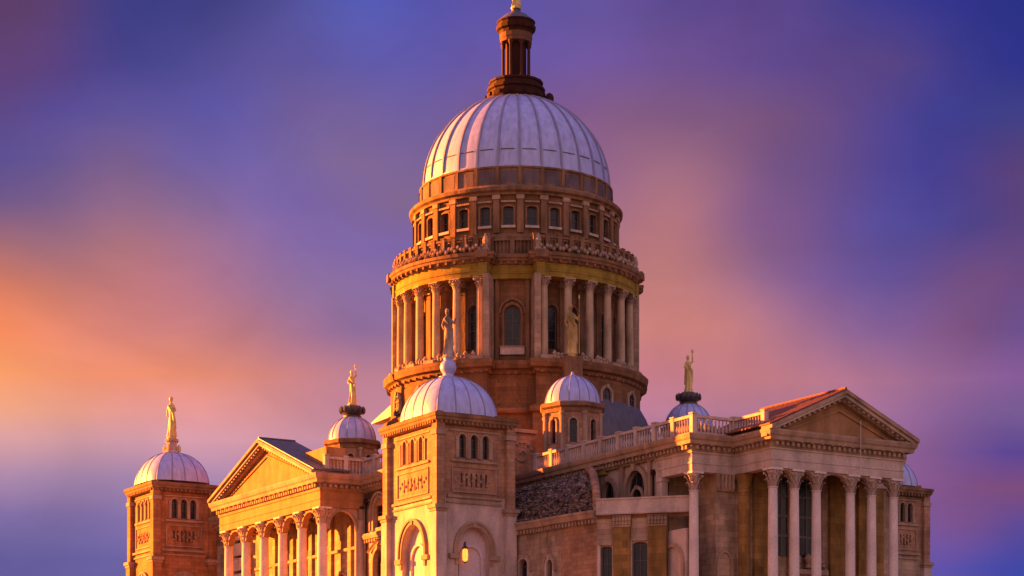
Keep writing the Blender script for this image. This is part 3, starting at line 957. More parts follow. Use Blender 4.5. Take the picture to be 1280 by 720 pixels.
for (u, v) in ((-28.98, -15.9), (-13.9, -50.7)):
    dp = MB()
    dp.tube((u, v, GZ), (u, v, ZE + .9), .11, .11, 'bronze', 8)
    dp.box(u - .2, u + .2, v - .2, v + .2, ZE + .5, ZE + 1.0, 'bronze')
    dp.build('downpipe', cap)


# =============================== corner towers
def square_dome(c, hx, hy, z0, h, parent, nrib=(4, 4), e=3.4, flare=0.0):
    b = MB()
    n = 64; rings = 16; vs_ = []
    def rad(th):
        ct, st = abs(math.cos(th)), abs(math.sin(th))
        return ((ct ** e + st ** e) ** (-1 / e))
    def pt(th, t):
        k = math.cos(t * PI / 2) ** .92
        if flare: k += flare * (1 - t) ** 6
        k = max(k, .07)
        r = rad(th)
        # rounder towards the top
        r = lerp(r, 1.0, t * .6)
        return (c[0] + hx * r * k * math.cos(th), c[1] + hy * r * k * math.sin(th), z0 + h * math.sin(t * PI / 2))
    for j in range(rings + 1):
        for i in range(n):
            vs_.append(pt(2 * PI * (i + .5) / n, j / rings * .97))
    b.add(vs_, [(j * n + i, j * n + (i + 1) % n, (j + 1) * n + (i + 1) % n, (j + 1) * n + i) for j in range(rings) for i in range(n)] + [tuple(rings * n + i for i in range(n))], 'dome')
    o = b.build('dome', parent, smooth=30)
    r = MB()
    for k in range(16):
        th = 2 * PI * (k + .0) / 16
        P = [Vector(pt(th, j / 14 * .97)) for j in range(15)]
        for a_, c_ in zip(P[:-1], P[1:]):
            r.tube(a_, c_, .085, .085, 'seam', 5)
    r.build('dome_rib', parent)
    return o


def corner_tower(u0, v0, su, sv, label=None, top='ball', dw=.3, low='pale', high='brown2', pier='pale'):
    b = MB()
    u1, v1 = u0 + su, v0 + sv
    faces = [((u0, v1), (u0, v0)), ((u0, v0), (u1, v0)), ((u1, v0), (u1, v1)), ((u1, v1), (u0, v1))]
    win = []
    for p0, p1 in faces:
        mp = flatmap(p0, p1); ln = mp.len; c = ln / 2
        sp = ln * .165
        big = (c, ln * .225, 12.0, 25.4, ln * .225 + .5)
        b.wall(mp, 0, ln, GZ, 31.0, [big], low, depth=.8, backmat='niche', seg=16)
        b.archtrim(mp, c, big[1], 23.8, 25.4, big[4], .38, .16, 'trim', seg=18)
        b.archtrim(mp, c, big[1] + .38, 24.9, 25.4, big[4] + .38, .22, .3, 'trim', seg=18, keystone=False)
        # imposts and a smaller inner arch
        for sg in (-1, 1):
            q = mp(c + sg * (big[1] + .5), 0, 0)
            t = Vector(mp(1, 0, 0)) - Vector(mp(0, 0, 0))
            b.obox(q, (t.x, t.y), 1.3, 0, .34, 24.4, 24.9, 'trim')
        im = lambda s_, d_, z, mp=mp: mp(s_, d_ + .8, z)
        b.archtrim(im, c, big[1] * .62, 12, 24.4, big[1] * .62 + .2, .3, .25, 'niche', seg=12, keystone=False)
        q = mp(c, 0, 0)
        t = (Vector(mp(1, 0, 0)) - Vector(mp(0, 0, 0)))
        for sg in (-1, 1):
            qq = mp(c + sg * big[1] * .62, 0, 0)
            b.obox(qq, (t.x, t.y), .5, -.78, -.3, 12, 21.3, 'frame')
            b.obox(qq, (t.x, t.y), .9, -.78, -.2, 21.3, 21.8, 'trim')
        # upper storey: three lights over a carved panel
        hol = [(c + k * sp, .42, 35.0, 37.0, .5) for k in (-1, 0, 1)]
        b.wall(mp, 0, ln, 34.3, 38.4, hol, high, depth=.5)
        slots = [(c + (k - 2.5) * sp * .42, .13, 32.0, 33.3, .13) for k in range(6)]
        b.wall(mp, 0, ln, 31.0, 34.3, slots, high, depth=.25, backmat='frame', seg=6)
        for k in (-1, 0, 1):
            win.append((mp, c + k * sp))
            b.archtrim(mp, c + k * sp, .42, 35.0, 37.0, .5, .16, .12, 'trim', seg=8, keystone=False)
        for k in (-1.5, -.5, .5, 1.5):
            qq = mp(c + k * sp, 0, 0)
            b.obox(qq, (t.x, t.y), .22, 0, .16, 34.95, 37.2, 'trim')
            b.obox(qq, (t.x, t.y), .34, 0, .2, 36.9, 37.15, 'trim')
        for (za, zb, pj, wd) in ((34.55, 34.8, .2, .66), (34.0, 34.12, .12, .62), (31.35, 31.5, .14, .62), (30.75, 31.0, .3, .78), (30.2, 30.4, .16, .78), (37.75, 37.9, .14, .7)):
            b.obox(q, (t.x, t.y), ln * wd, 0, pj, za, zb, 'trim')
        for sg in (-1, 1):
            qq = mp(c + sg * ln * .31, 0, 0)
            b.obox(qq, (t.x, t.y), .14, 0, .12, 31.5, 34.0, 'trim')
        # carved foliage in the panel
        for k in range(14):
            s_ = c + (k - 6.5) * ln * .04
            p = mp(s_, -.02, 0)
            z = 32.6 + .45 * math.sin(k * 2.1)
            b.lathe([(.03, z - .2), (.13, z - .06), (.13, z + .06), (.03, z + .2)], 'trim', 6, c=(p[0], p[1]))
    sh = b.build('corner_tower', cap)
    if label: sh['label'] = label
    for mp, s_ in win:
        put_window(mp, s_, .45, 35.0, .42, 2.0, .5, sh, 1, 2)
    # corner piers: pale and broad below, slimmer above
    for (cu_, cv_) in ((u0, v0), (u1, v0), (u0, v1), (u1, v1)):
        p = MB()
        w = .62
        p.box(cu_ - w, cu_ + w, cv_ - w, cv_ + w, GZ, 29.2, pier)
        p.box(cu_ - w - .1, cu_ + w + .1, cv_ - w - .1, cv_ + w + .1, 29.2, 29.5, 'trim')
        p.box(cu_ - w - .25, cu_ + w + .25, cv_ - w - .25, cv_ + w + .25, 29.5, 29.9, 'trim')
        w = .5
        p.box(cu_ - w, cu_ + w, cv_ - w, cv_ + w, 29.9, 37.2, high)
        p.box(cu_ - w - .12, cu_ + w + .12, cv_ - w - .12, cv_ + w + .12, 37.2, 37.7, 'trim')
        p.box(cu_ - w, cu_ + w, cv_ - w, cv_ + w, 37.7, 38.42, high)
        p.build('corner_pier', sh)
    c = MB()
    path = [(u0 - .25, v0 - .25), (u1 + .25, v0 - .25), (u1 + .25, v1 + .25), (u0 - .25, v1 + .25)]
    c.mould(path, [(-.5, 38.3), (.22, 38.35), (.25, 38.6), (.45, 38.75), (.47, 39.0), (.58, 39.1), (.62, 39.45), (-.2, 39.62), (-3.2, 39.64)], 'brownplain', closed=True)
    c.dentils(path, .2, .26, .26, 38.4, 38.68, .25, 'brownplain', closed=True)
    c.build('cornice', sh)
    mc = ((u0 + u1) / 2, (v0 + v1) / 2)
    hx, hy = su / 2 - .25, min(sv, su * 1.12) / 2 - .1
    pl = MB()
    pl.box(mc[0] - hx + .1, mc[0] + hx - .1, mc[1] - hy + .1, mc[1] + hy - .1, 39.6, 39.95, 'brownplain')
    pl.build('dome_base', sh)
    square_dome(mc, hx + dw, hy + dw, 39.8, hx * 1.16, sh, e=4.0)
    zt = 39.8 + hx * 1.16
    f = MB()
    if top == 'ball':
        f.lathe([(1.0, zt - .3), (1.05, zt + .05), (.6, zt + .2), (.55, zt + .4), (.82, zt + .75), (.9, zt + 1.15), (.78, zt + 1.55), (.45, zt + 1.85), (.5, zt + 1.95), (.5, zt + 2.1)], 'dome', 16, c=mc)
        zt2 = zt + 2.1
    else:
        f.lathe([(1.1, zt - .3), (1.1, zt + .1), (.85, zt + .3), (.7, zt + .5), (.7, zt + 1.3), (.95, zt + 1.5), (.95, zt + 1.75)], 'pale', 8, c=mc)
        for k in range(4):
            a = PI / 4 + k * PI / 2
            f.lathe([(.22, zt + .1), (.3, zt + .6), (.12, zt + 1.0)], 'gold', 6, c=(mc[0] + 1.0 * math.cos(a), mc[1] + 1.0 * math.sin(a)))
        zt2 = zt + 1.75
    f.build('finial', sh, smooth=35)
    return sh, (mc[0], mc[1], zt2)


ft, ft_top = corner_tower(-30.0, -34.7, 8.5, 11.2)
lt, lt_top = corner_tower(-37.0, 27.6, 7.7, 8.2, top='urn', dw=.62, low='rust', high='rust', pier='rust')
rt_, rt_top = corner_tower(44.4, -16.9, 7.6, 7.6, dw=.15, low='tan')

# =============================== terrace block in the angle between tower and wing
# plan points: tower side, canted corner, corner, terrace end
T0, T1, T1b, T2, T3 = (-21.4, -34.2), (-18.4, -35.3), (-17.8, -35.6), (-17.6, -40.5), (-17.2, -54.5)


def loc(px, D):
    X = (px - 645) * D / 2700; Y = D - 270
    X += 0
    return (X * cy_ + Y * sy_, -X * sy_ + Y * cy_)


T0 = loc(632, 231.0); Ta = loc(672, 227.0); Tb = loc(700, 223.5); Tc = loc(745, 219.0); Td = loc(832, 216.9); Te = loc(862, 216.2)
tb = MB()
body = [T0, Ta, Tb, Tc, Td, (-13.9, -53.0), (-13.9, -26), (-21.4, -26)]
segs = [(T0, Ta), (Ta, Tb), (Tb, Tc), (Tc, Td)]
wins = []
for i, (a, b_) in enumerate(segs):
    mp = flatmap(a, b_); ln = mp.len
    if i == 0: hol = [(ln * .56, .72, 18.0, 23.9, .75)]
    elif i == 1: hol = [(ln * .55, .55, 18.0, 23.6, .62)]
    elif i == 3: hol = [(ln * .14, .6, 17.0, 24.6, .25), (ln * .62, .8, 17.0, 24.9, .3)]
    else: hol = []
    tb.wall(mp, 0, ln, GZ, 27.6, hol, 'tan' if i != 2 else 'brown2', depth=.5)
    for hcen, a_, zb, zs, ri in hol:
        wins.append((mp, hcen, a_, zb, zs - zb, ri))
        if i < 2: tb.archtrim(mp, hcen, a_, 18.0, zs, ri, .32, .2, 'pale'); tb.archtrim(mp, hcen, a_ + .32, zs - .6, zs, ri + .32, .25, .3, 'trim', keystone=False)
        else:
            q = mp(hcen, 0, 0); t = Vector(mp(1, 0, 0)) - Vector(mp(0, 0, 0))
            tb.obox(q, (t.x, t.y), a_ * 2 + .5, 0, .22, zs + ri + .1, zs + ri + .4, 'trim')
            for sg in (-1, 1):
                q = mp(hcen + sg * (a_ + .17), 0, 0); tb.obox(q, (t.x, t.y), .3, 0, .18, 17, zs + ri + .1, 'pale')
tb.prism([T0, Ta, Tb, Tc, Td, Te, (-13.9, -53.5), (-13.9, -26), (-21.4, -26)][:9], 27.6, 28.0, 'brownplain')
path = [T0, Ta, Tb, Tc]
tb.mould(path, [(-.3, 27.2), (.15, 27.25), (.2, 27.6), (.55, 27.75), (.65, 28.15), (.75, 28.3), (.75, 28.5), (-.5, 28.6)], 'trim')
tb.dentils(path, .14, .22, .26, 27.25, 27.62, .3, 'trim')
tb.dentils(path, .1, .3, .5, 28.5, 28.85, .45, 'rock')
# parapet slab of the terrace
tb.mould([Tc, Td, Te], [(-.4, 27.95), (.5, 28.0), (.55, 28.15), (.42, 28.3), (.42, 29.45), (.52, 29.5), (.52, 29.65), (-.4, 29.66)], 'pale')
to = tb.build('terrace_block', cap)
for mp, s_, a_, zb, h, ri in wins: put_window(mp, s_, .45, zb, a_, h, ri, to, 2, 5)
mp = flatmap(Tc, Td); ln = mp.len; t = Vector(mp(1, 0, 0)) - Vector(mp(0, 0, 0))
for fr, w in ((.37, 1.75), (.88, 1.9)):
    pz = MB(); q = mp(ln * fr, 0, 0)
    pz.obox(q, (t.x, t.y), w, 0, .5, GZ, 26.7, 'ochre')
    pz.obox(q, (t.x, t.y), w + .15, 0, .58, 26.7, 26.85, 'trim')
    for k in range(6):
        for zz in (26.95, 27.35):
            qq = mp(ln * fr + (k - 2.5) * w / 5.5, -.45, 0)
            pz.lathe([(.05, zz - .15), (.19, zz), (.12, zz + .3)], 'trim', 6, c=(qq[0], qq[1]))
    pz.obox(q, (t.x, t.y), w + .2, 0, .5, 26.85, 27.9, 'brownplain')
    pz.build('pilaster', to)

# rough slate vault rising from the terrace cornice to the wing wall
NV, NU = 46, 90
front = [Vector((*loc(628, 231.3), 0)), Vector((*Ta, 0)), Vector((*Tb, 0)), Vector((*Tc, 0))]
back = [Vector((-13.8, -22, 0)), Vector((-13.8, -38.2, 0))]


def along(pts, t):
    ls = [(pts[i + 1] - pts[i]).length for i in range(len(pts) - 1)]
    q = t * sum(ls)
    for i, l in enumerate(ls):
        if q <= l or i == len(ls) - 1: return pts[i].lerp(pts[i + 1], min(1, q / l))
        q -= l


vb = MB(); vs_ = []
for i in range(NU + 1):
    t = i / NU
    f = along(front, t); k = along(back, t)
    for j in range(NV + 1):
        s_ = j / NV
        a = s_ * PI / 2
        x = lerp(f.x, k.x, 1 - math.cos(a)); y = lerp(f.y, k.y, 1 - math.cos(a))
        z = 28.5 + 5.3 * math.sin(a)
        p = Vector((x, y, z))
        nn = noise.noise(p * 1.7) * .28 + noise.noise(p * 3.9) * .34 + (noise.cell(Vector((p.x * 1.6, p.y * 1.6, p.z * 2.6))) - .5) * .3
        dv = Vector((f.x - k.x, f.y - k.y, 3)).normalized()
        p += dv * nn
        vs_.append(tuple(p))
m_ = NV + 1
vb.add(vs_, [(i * m_ + j, (i + 1) * m_ + j, (i + 1) * m_ + j + 1, i * m_ + j + 1) for i in range(NU) for j in range(NV)], 'rock')
vb.build('slate_vault', to)
rb = MB()
f = front[-1]; k = back[-1]
P = []
for j in range(17):
    a = j / 16 * PI / 2
    P.append(Vector((lerp(f.x, k.x, 1 - math.cos(a)), lerp(f.y, k.y, 1 - math.cos(a)), 28.4 + 5.6 * math.sin(a))))
for a_, b_ in zip(P[:-1], P[1:]): rb.tube(a_, b_, .42, .42, 'brown2', 8)
vsr = [tuple(p) for p in P] + [(k.x, k.y, p.z) for p in P]
rb.add(vsr, [(j, j + 1, 18 + j, 17 + j) for j in range(16)], 'brown2')
rb.build('vault_rib', to)

# scroll buttress where the balustrade meets the drum block
sb_ = MB()
pr_ = [(-19.0, ZT + .1), (-9.2, ZT + .1)]
for j in range(9):
    a = j / 8 * PI / 2
    pr_.append((-9.2 - 1.6 * math.sin(a), ZT + 1.2 + 4.2 * (1 - math.cos(a))))
pr_ += [(-10.8, 40.6), (-19.0, 40.6)]
n = len(pr_)
sb_.add([(x, -22.4, z) for x, z in pr_] + [(x, -18.0, z) for x, z in pr_], [tuple(range(n)), tuple(range(n, 2 * n))[::-1]] + [(i, (i + 1) % n, n + (i + 1) % n, n + i) for i in range(n)], 'brown2')
sb_.box(-19.2, -10.6, -22.7, -17.8, 40.602, 41.0, 'trim')
for q in range(22):
    a = q / 21 * 2.8 * PI; r_ = 1.5 * (1 - q / 24)
    zq = 38.2 + r_ * math.sin(a)
    sb_.lathe([(.05, zq - .2), (.22, zq), (.05, zq + .2)], 'trim', 6, c=(-12.6 + r_ * math.cos(a), -22.45))
sb_.build('scroll_buttress', cap)

# =============================== drum
PHI = R(-122.6)            # direction of the recessed bay that faces the viewer
BETA = R(10.7)


def ring_path(Ro, Ri, na=16, nb=3):
    pts = []
    for k in range(4):
        c = PHI + k * PI / 2
        for i in range(nb + 1):
            a = c - BETA + 2 * BETA * i / nb; pts.append((Ri * math.cos(a), Ri * math.sin(a)))
        for i in range(na + 1):
            a = c + BETA + (PI / 2 - 2 * BETA) * i / na; pts.append((Ro * math.cos(a), Ro * math.sin(a)))
    return pts


db = MB()
RW = 12.9
# podium with breaks at the bays
pod = ring_path(15.7, 14.1)
db.mould(pod, [(-3, 35.0), (.5, 35.0), (.5, 44.6), (.9, 44.8), (.95, 45.3), (.55, 45.45), (.55, 45.6), (.0, 45.7), (0, 49.4), (.25, 49.6), (.3, 49.9), (.75, 50.1), (.85, 50.6), (.85, 51.0), (-3, 51.05)], 'brown', closed=True)
db.dentils(pod, .1, .3, .4, 49.45, 49.75, .3, 'brownplain', closed=True)
# sloping zinc skirt at the foot
# drum wall with arched openings
circ = 2 * PI * RW
cm_ = cylmap(RW, PHI)
dth = 2 * PI / 24
wl = []
for k in range(4):
    c0 = k * circ / 4
    wl.append((c0, .95, 53.0, 57.0, .95))
    for j in range(5):
        ang = R(15 + 12 * (j + .5))
        wl.append((c0 + ang * RW, .68, 52.8, 57.4, .68))
hol = [(c if c >= .96 else c + circ, a, zb, zs, ri) for (c, a, zb, zs, ri) in wl]
hol = [h for h in hol]
db.wall(cm_, .96 if True else 0, circ + .96, 51.0, 61.4, hol, 'brown', depth=.5, step=.9, seg=8)
for (c, a, zb, zs, ri) in wl:
    db.archtrim(cm_, c, a, zb, zs, ri, .26, .2, 'brownplain', seg=10)
for k in range(4):
    c0 = k * circ / 4
    # framed bay: side strips and sill, a small gable above the arch
    for sg in (-1, 1):
        p = cm_(c0 + sg * 1.75, 0, 0); th = cm_.ang(c0 + sg * 1.75)
        db.obox(p, (math.cos(th), math.sin(th)), .45, 0, .35, 51, 61.2, 'brownplain')
    p = cm_(c0, 0, 0); th = cm_.ang(c0)
    db.obox(p, (math.cos(th), math.sin(th)), 2.9, 0, .35, 52.0, 52.9, 'pale')
    db.obox(p, (math.cos(th), math.sin(th)), 3.1, 0, .5, 52.9, 53.0, 'trim')
    db.archtrim(cm_, c0, 1.35, 56.9, 57.0, 1.5, .25, .32, 'brownplain', seg=10)
# engaged piers behind each column
for k in range(4):
    for j in range(6):
        th = PHI + k * PI / 2 + R(15 + 12 * j)
        p = (RW * math.cos(th), RW * math.sin(th)); t = (-math.sin(th), math.cos(th))
        db.obox(p, t, .9, -.1, .45, 51.0, 61.3, 'brownplain')
        db.obox(p, t, 1.1, -.1, .6, 60.2, 61.3, 'trim')
# pier walls closing the recess sides
for k in range(4):
    for sg in (-1, 1):
        th = PHI + k * PI / 2 + sg * R(11.4)
        e = (math.cos(th), math.sin(th)); t = (-math.sin(th), math.cos(th))
        db.obox((e[0] * 12.8, e[1] * 12.8), t, .75, 0, 2.75, 51.0, 61.2, 'tan')
drum = db.build('drum', cap)
for (c, a, zb, zs, ri) in wl:
    put_window(cm_, c, .42, zb, a, zs - zb, ri, drum, 2 if a > .8 else 1, 4)
# arched windows low in the podium
pm = cylmap(15.75, PHI)
for k in range(4):
    for ang in (26, 45, 64):
        s_ = (R(ang) + k * PI / 2) * 15.75
        pwb = MB()
        pwb.archtrim(pm, s_, .75, 46.0, 47.6, .75, .3, .25, 'trim', seg=10)
        pwb.build('window_surround', drum)
        p = pm(s_, -.1, 46)
        WINDOWS.put((.75, 1.6, .75, 2, 2), drum, (p[0], p[1], 46.0), pm.ang(s_))
# columns
for k in range(4):
    for j in range(6):
        th = PHI + k * PI / 2 + R(15 + 12 * j)
        COLUMNS.put((9.9, .5, 'drumcol', 1.15), drum, (14.6 * math.cos(th), 14.6 * math.sin(th), 51.05), th)
# low pierced rail and carved blocks at the column feet
for k in range(4):
    rl = MB()
    for j in range(5):
        for q in range(5):
            th = PHI + k * PI / 2 + R(15 + 12 * (j + .2 + q * .15))
            p = (15.35 * math.cos(th), 15.35 * math.sin(th))
            hq = .55 + .5 * abs(math.sin(q * 1.9 + j))
            rl.lathe([(.14, 51.05), (.3, 51.05 + hq * .3), (.22, 51.05 + hq * .6), (.32, 51.05 + hq * .8), (.05, 51.05 + hq * 1.15)], 'trim', 7, c=p)
    for j in range(6):
        th = PHI + k * PI / 2 + R(15 + 12 * j)
        p = (14.9 * math.cos(th), 14.9 * math.sin(th)); t = (-math.sin(th), math.cos(th))
        rl.obox(p, t, 1.5, -.85, 1.15, 51.06, 51.5, 'trim')
    rl.build('carved_rail', drum)
# entablature of the colonnade
eb = MB()
ep = ring_path(15.15, 13.5)
eb.mould(ep, [(-2.6, 60.95), (.1, 60.95), (.12, 61.5), (.2, 61.55), (.2, 61.7), (.1, 61.72), (.1, 62.5), (.2, 62.55), (-2.6, 62.56)], 'yellow', closed=True)
eb.mould(ep, [(-2.6, 62.562), (.3, 62.565), (.4, 62.8), (.7, 62.95), (.75, 63.2), (.9, 63.3), (.95, 63.65), (-2.8, 63.75)], 'brownplain', closed=True)
eb.dentils(ep, .28, .28, .34, 62.57, 62.9, .4, 'brownplain', closed=True)
# spur blocks at the bay corners
for k in range(4):
    for sg in (-1, 1):
        th = PHI + k * PI / 2 + sg * R(12.9)
        e = (math.cos(th), math.sin(th)); t = (-math.sin(th), math.cos(th))
        eb.obox((e[0] * 14, e[1] * 14), t, 1.1, 0, 1.5, 60.97, 62.54, 'yellow')
        eb.obox((e[0] * 14, e[1] * 14), t, 1.5, 0, 2.2, 63.0, 63.9, 'brownplain')
eb.build('entablature', drum)
# ring balustrade with scrolls above it
bp_ = ring_path(14.9, 13.3, na=12, nb=2)
balustrade(bp_, 63.7, 2.1, drum, mat='brownplain', closed=True, bay=4.2, th=.3)
ob = MB()
ob.mould(bp_, [(-.5, 63.7), (-.3, 63.7), (-.3, 65.4), (-.5, 65.4), (-.5, 63.7)], 'brownplain', closed=True)
for k in range(4):
    for j in range(46):
        th = PHI + k * PI / 2 + BETA + (PI / 2 - 2 * BETA) * (j + .5) / 46
        rr = 15.35; z = 64.35 + .22 * math.sin(j * 2.3)
        ob.lathe([(.05, z - .3), (.24, z - .1), (.24, z + .1), (.05, z + .3)], 'trim', 6, c=(rr * math.cos(th), rr * math.sin(th)))
    for sg in (-1, 1):
        th = PHI + k * PI / 2 + sg * (BETA + R(1.2))
        ob.lathe([(.5, 63.7), (.5, 64.2), (.25, 64.5), (.42, 65.1), (.3, 65.6), (.1, 66.0)], 'trim', 8, c=(15.1 * math.cos(th), 15.1 * math.sin(th)))
ob.build('carved_rail', drum)

# attic storey with the ring of small windows
NWN = 28
RA = 12.55
am_ = cylmap(RA, PHI + R(4.2))
ca = 2 * PI * RA
ab_ = MB()
hol = [(ca * (k + .5) / NWN, .62, 67.55, 69.6, .2) for k in range(NWN)]
ab_.wall(am_, 0, ca, 63.6, 71.3, hol, 'brown', depth=.45, step=1.4, seg=6)
ab_.lathe([(RA - .6, 63.8), (RA + .5, 63.85), (RA + .5, 66.2), (RA + .2, 66.5), (RA + .05, 66.6)], 'brownplain', 112, caps=False)
for k in range(NWN):
    s_ = ca * (k + .5) / NWN
    ab_.archtrim(am_, s_, .62, 67.5, 69.6, .2, .2, .14, 'brownplain', seg=6, keystone=False)
    q = am_(s_, 0, 0); th = am_.ang(s_); t = (math.cos(th), math.sin(th))
    ab_.obox(q, t, 1.7, 0, .3, 67.2, 67.5, 'pale')
    ab_.obox(q, t, 1.75, 0, .28, 70.25, 70.45, 'trim')
    s2 = ca * k / NWN
    q = am_(s2, 0, 0); th = am_.ang(s2); t = (math.cos(th), math.sin(th))
    ab_.obox(q, t, .75, 0, .35, 66.6, 71.1, 'brownplain')
    ab_.obox(q, t, .95, 0, .45, 70.6, 71.1, 'trim')
ab_.lathe([(RA - .5, 71.1), (RA + .35, 71.15), (RA + .4, 71.4), (RA + .75, 71.6), (RA + .8, 71.95), (RA + .65, 72.1), (RA + .2, 72.3), (12.0, 72.6), (11.95, 74.5), (12.1, 74.6), (12.1, 74.8), (11.4, 74.85)], 'brownplain', 112, caps=False)
for k in range(NWN):
    # sunk dark panels in the band under the dome
    th = PHI + R(4.2) + 2 * PI * (k + .5) / NWN
    e = (math.cos(th), math.sin(th)); t = (-math.sin(th), math.cos(th))
    ab_.obox((e[0] * 11.9, e[1] * 11.9), t, 1.9, 0, .09, 72.75, 74.3, 'panel')
    th = PHI + R(4.2) + 2 * PI * k / NWN
    e = (math.cos(th), math.sin(th)); t = (-math.sin(th), math.cos(th))
    ab_.obox((e[0] * 11.9, e[1] * 11.9), t, .4, 0, .25, 72.5, 74.6, 'brownplain')
attic = ab_.build('attic_storey', cap, smooth=25)
for k in range(NWN):
    put_window(am_, ca * (k + .5) / NWN, .38, 67.55, .62, 2.05, .2, attic, 1, 2)

# main dome
RD = 11.7; ZD = 74.8
dm = MB()
nd = 112
prof = []
TOPA = math.acos(3.6 / RD)
for j in range(21):
    a = TOPA * j / 20
    prof.append((RD * math.cos(a), ZD + RD * 1.0 * math.sin(a)))
dm.lathe([(RD + .12, ZD), (RD + .14, ZD + .25), (RD + .02, ZD + .3)] + prof[1:], 'dome', nd, caps=False)
for zz in (ZD + 2.15,):
    rr = math.sqrt(RD ** 2 - (zz - ZD) ** 2)
    for k in range(NWN):
        for q in range(5):
            th = PHI + R(4.2) + 2 * PI * (k + .18 + q * .13) / NWN
            e = (math.cos(th), math.sin(th)); t = (-math.sin(th), math.cos(th))
            dm.obox((e[0] * (rr - .03), e[1] * (rr - .03)), t, .34, 0, .09, zz, zz + .09, 'panel')
md = dm.build('main_dome', cap, smooth=40)
rib0 = None
for k in range(NWN):
    th = PHI + R(4.2) + 2 * PI * k / NWN
    if rib0 is None:
        r_ = MB(); vs_ = []
        for j in range(21):
            a = TOPA * j / 20
            w = lerp(.15, .09, j / 20)
            for rr, ww_ in ((RD - .05, -w), (RD + .2, -w * .8), (RD + .2, w * .8), (RD - .05, w)):
                vs_.append((rr * math.cos(a), ww_, ZD + rr * math.sin(a)))
        r_.add(vs_, [(4 * j + i, 4 * j + i + 1, 4 * j + 5 + i, 4 * j + 4 + i) for j in range(20) for i in range(3)], 'seam')
        rib0 = r_.build('rib', md); rib0.rotation_euler = (0, 0, th)
    else:
        c = rib0.copy(); COL.objects.link(c); c.parent = md; c.rotation_euler = (0, 0, th)
# lantern
zl = ZD + RD * math.sin(TOPA)
ln_ = MB()
ln_.lathe([(3.9, zl - .15), (3.95, zl + .15), (3.6, zl + .2), (3.75, zl + .45), (3.75, zl + .95), (3.45, zl + 1.05), (3.45, zl + 1.35), (3.65, zl + 1.5), (3.65, zl + 1.8), (3.3, zl + 1.9), (3.25, zl + 2.3), (3.4, zl + 2.4), (3.4, zl + 2.65), (2.2, zl + 2.75), (2.1, zl + 3.0)], 'bronze', 16, a0=PI / 16)
ln_.lathe([(3.98, zl - .2), (4.02, zl - .02), (3.9, zl + .02)], 'pale', 32)
ln_.lathe([(1.3, zl + 2.9), (1.3, 93.5)], 'bronze', 12)
ln_.lathe([(1.0, 93.4), (1.98, 93.5), (2.0, 93.9), (2.06, 94.0), (2.06, 94.6)], 'neck', 16)
ln_.lathe([(2.1, 94.6), (2.15, 94.9), (2.45, 95.1), (2.5, 95.5), (2.3, 95.6), (2.3, 95.9), (2.42, 96.0), (2.42, 96.15)], 'bronze', 16, a0=PI / 16)
for k in range(14):
    th = 2 * PI * k / 14
    ln_.obox((3.7 * math.cos(th), 3.7 * math.sin(th)), (-math.sin(th), math.cos(th)), .3, 0, .18, zl + .5, zl + .95, 'bronze')
lan = ln_.build('lantern', cap)
lcol = MB()
lcol.lathe([(.3, 0), (.3, .2), (.2, .3), (.185, 3.9), (.3, 4.1), (.34, 4.4)], 'lcol', 10)
M['lcol'] = metal('lantern_column', (.085, .03, .024), rough=.75, spec=.12)
lc0 = lcol.build('column', lan, smooth=35, dz=0)
for k in range(8):
    th = PHI + R(2) + 2 * PI * (k + .5) / 8
    o = lc0 if k == 0 else lc0.copy()
    if k: COL.objects.link(o); o.parent = lan
    o.location = (1.72 * math.cos(th), 1.72 * math.sin(th), zl + 2.95 - GZ)
    o.scale = (1, 1, (93.5 - zl - 2.95) / 4.4)
lr = MB()
lr.lathe([(2.35, 96.15), (2.0, 96.5), (1.4, 97.0), (.7, 97.35), (.55, 97.6), (.6, 97.75), (.3, 97.85)], 'roofmetal', 16, a0=PI / 16)
lr.build('roof', lan, smooth=25)
# small rooftop housing on the far side of the lantern foot
hs_ = MB()
hs_.lathe([(.5, 85.2), (.55, 86.4), (.4, 86.8), (.1, 87.0)], 'bronze', 10, c=(4.3 * math.cos(R(-45)), 4.3 * math.sin(R(-45))))
hs_.build('vent', lan, smooth=40)


